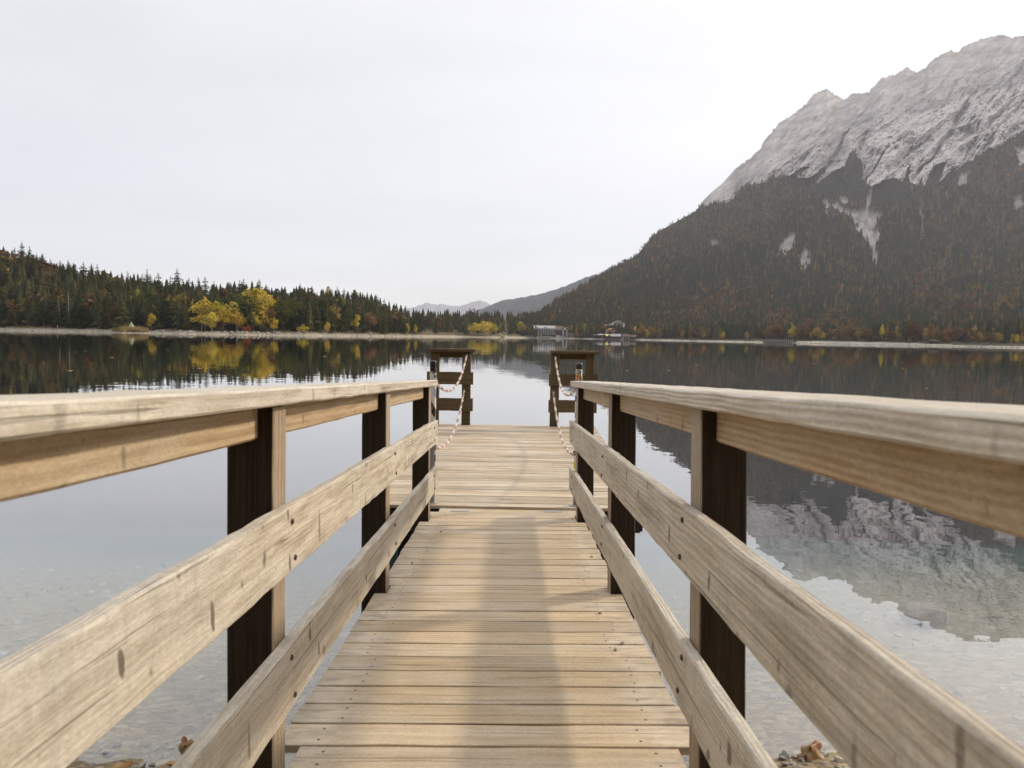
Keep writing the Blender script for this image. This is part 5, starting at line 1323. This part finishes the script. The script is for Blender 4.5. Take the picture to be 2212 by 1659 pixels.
shed(1360, 1372, 2, 728, 724, H_broof, H_brown, 'small dark shed at the right end of the row of sheds')
# slanting white slide on the shore
t, w = house('water_slide', 1081.5, 1094, -3, 3, 'slanting white slide running down to the water on the far shore', 'slide', base=0.0) if False else (None, 0)
A = left_at(1081.5, -2); B = left_at(1094, -2)
t = thing('water_slide', 'slanting white slide running down to the water on the far shore', 'slide', (A[0], A[1], 0), math.atan2(B[1] - A[1], B[0] - A[0])); w = float(np.hypot(*(B - A)[:2]))
zt_ = 4.6
V = [(0, 0, zt_), (w * .62, 0, .5), (w * .62, 2.2, .5), (0, 2.2, zt_), (0, 0, zt_ - .7), (w * .62, 0, .0), (w * .62, 2.2, 0), (0, 2.2, zt_ - .7)]
link('chute', npmesh('chute', V, [[(0, 1, 2, 3), (4, 7, 6, 5), (0, 4, 5, 1), (1, 5, 6, 2), (2, 6, 7, 3), (3, 7, 4, 0)]], [H_white]), t)
boxobj('support', [(.1, .4, .2, .5, -2, zt_ - .6)], H_tan, t); boxobj('deck', [(0, w, 2.3, 4, .2, .5)], H_plank, t); boxobj('end_block', [(w - 1.6, w, .2, 2.2, -.5, 2.6)], H_white, t)
# long open boathouse with white posts on the right shore
t, w = house('landing_stage', 1649, 1714, 1, 6, 'long low landing stage with white posts and a dark roof on the right shore', 'landing stage', base=.0)
ze = zt(t, 1680, 732.2); boxobj('roof', [(-.5, w + .4, -1, 5, ze, ze + .5)], H_dark, t); boxobj('deck', [(0, w, -1.2, 5, .7, 1.0)], H_plank, t); boxobj('back_wall', [(0, w, 4.6, 4.9, 1.0, ze)], H_brown, t)
for i in range(15): boxobj('post', [(w * i / 14 - .14, w * i / 14 + .14, -.9, -.62, -2, ze)], H_white, t)
boxobj('end_wall', [(-.2, .1, -.9, 4.5, 1.0, ze)], H_tan, t); boxobj('hand_rail', [(0, w, -1.05, -.93, 1.9, 2.05)], H_white, t)
# rowing boat shaped shelter and a thatched hut on the beach
q = right_at(2017, 22); t = thing('beach_hut', 'low brown hut with a mossy roof on the pale beach', 'hut', q, rad(-25)); boxobj('wall', [(-3, 3, -1.5, 1.5, -.3, 1.7)], H_dark, t); gable_x('roof', -3, 3, -1.5, 1.5, 1.6, 3.0, .6, H_broof, t); boxobj('door', [(-.5, .5, -1.56, -1.4, 0, 1.6)], H_brown, t)
# small tent and a figure in white on the left beach
q = left_at(284, 9); t = thing('tent', 'small pale green pyramid tent behind the reeds on the spit', 'tent', q)
link('canopy', npmesh('canopy', [(-2.2, -2, 0), (2.2, -2, 0), (2.2, 2, 0), (-2.2, 2, 0), (0, 0, 5.2)], [[(0, 1, 4), (1, 2, 4), (2, 3, 4), (3, 0, 4)]], [H_green]), t); link('opening', npmesh('opening', [(-.5, -2.02, .0), (.5, -2.02, 0), (0, -1.2, 2.0)], [[(0, 1, 2)]], [H_dark]), t)
def person(loc, yaw, label):
    sk = [(0, 0, .95, .14), (0, 0, 1.2, .14), (0, .0, 1.42, .15), (0, .02, 1.55, .06), (0, .03, 1.70, .10), (.11, 0, .88, .09), (.12, .04, .5, .07), (.12, -.01, .09, .05), (.12, .14, .04, .045), (-.11, 0, .88, .09), (-.13, .0, .5, .07), (-.13, -.08, .09, .05), (-.13, .07, .04, .045),
          (.2, 0, 1.42, .07), (.26, 0, 1.15, .05), (.24, .1, .92, .04), (-.2, 0, 1.42, .07), (-.27, 0, 1.15, .05), (-.24, .12, .92, .04)]
    ed = [(0, 1), (1, 2), (2, 3), (3, 4), (0, 5), (5, 6), (6, 7), (7, 8), (0, 9), (9, 10), (10, 11), (11, 12), (2, 13), (13, 14), (14, 15), (2, 16), (16, 17), (17, 18)]
    me = bpy.data.meshes.new('person'); me.from_pydata([v[:3] for v in sk], ed, []); o = link('person', me); o.location = [float(v) for v in loc]; o.rotation_euler = (0, 0, yaw)
    sm = o.modifiers.new('body', 'SKIN'); sl_ = me.skin_vertices[0].data
    for i, v in enumerate(sk): sl_[i].radius = (v[3], v[3] * .85)
    sl_[0].use_root = True; o.modifiers.new('smooth', 'SUBSURF').levels = 1; me.materials.append(plain('white_clothes', (0.65, 0.63, 0.6), .8, .2, .1, 4))
    return tag(o, label, 'person')
person(left_at(124.5, 17), 2.6, 'tiny distant person in white clothes standing on the left beach')
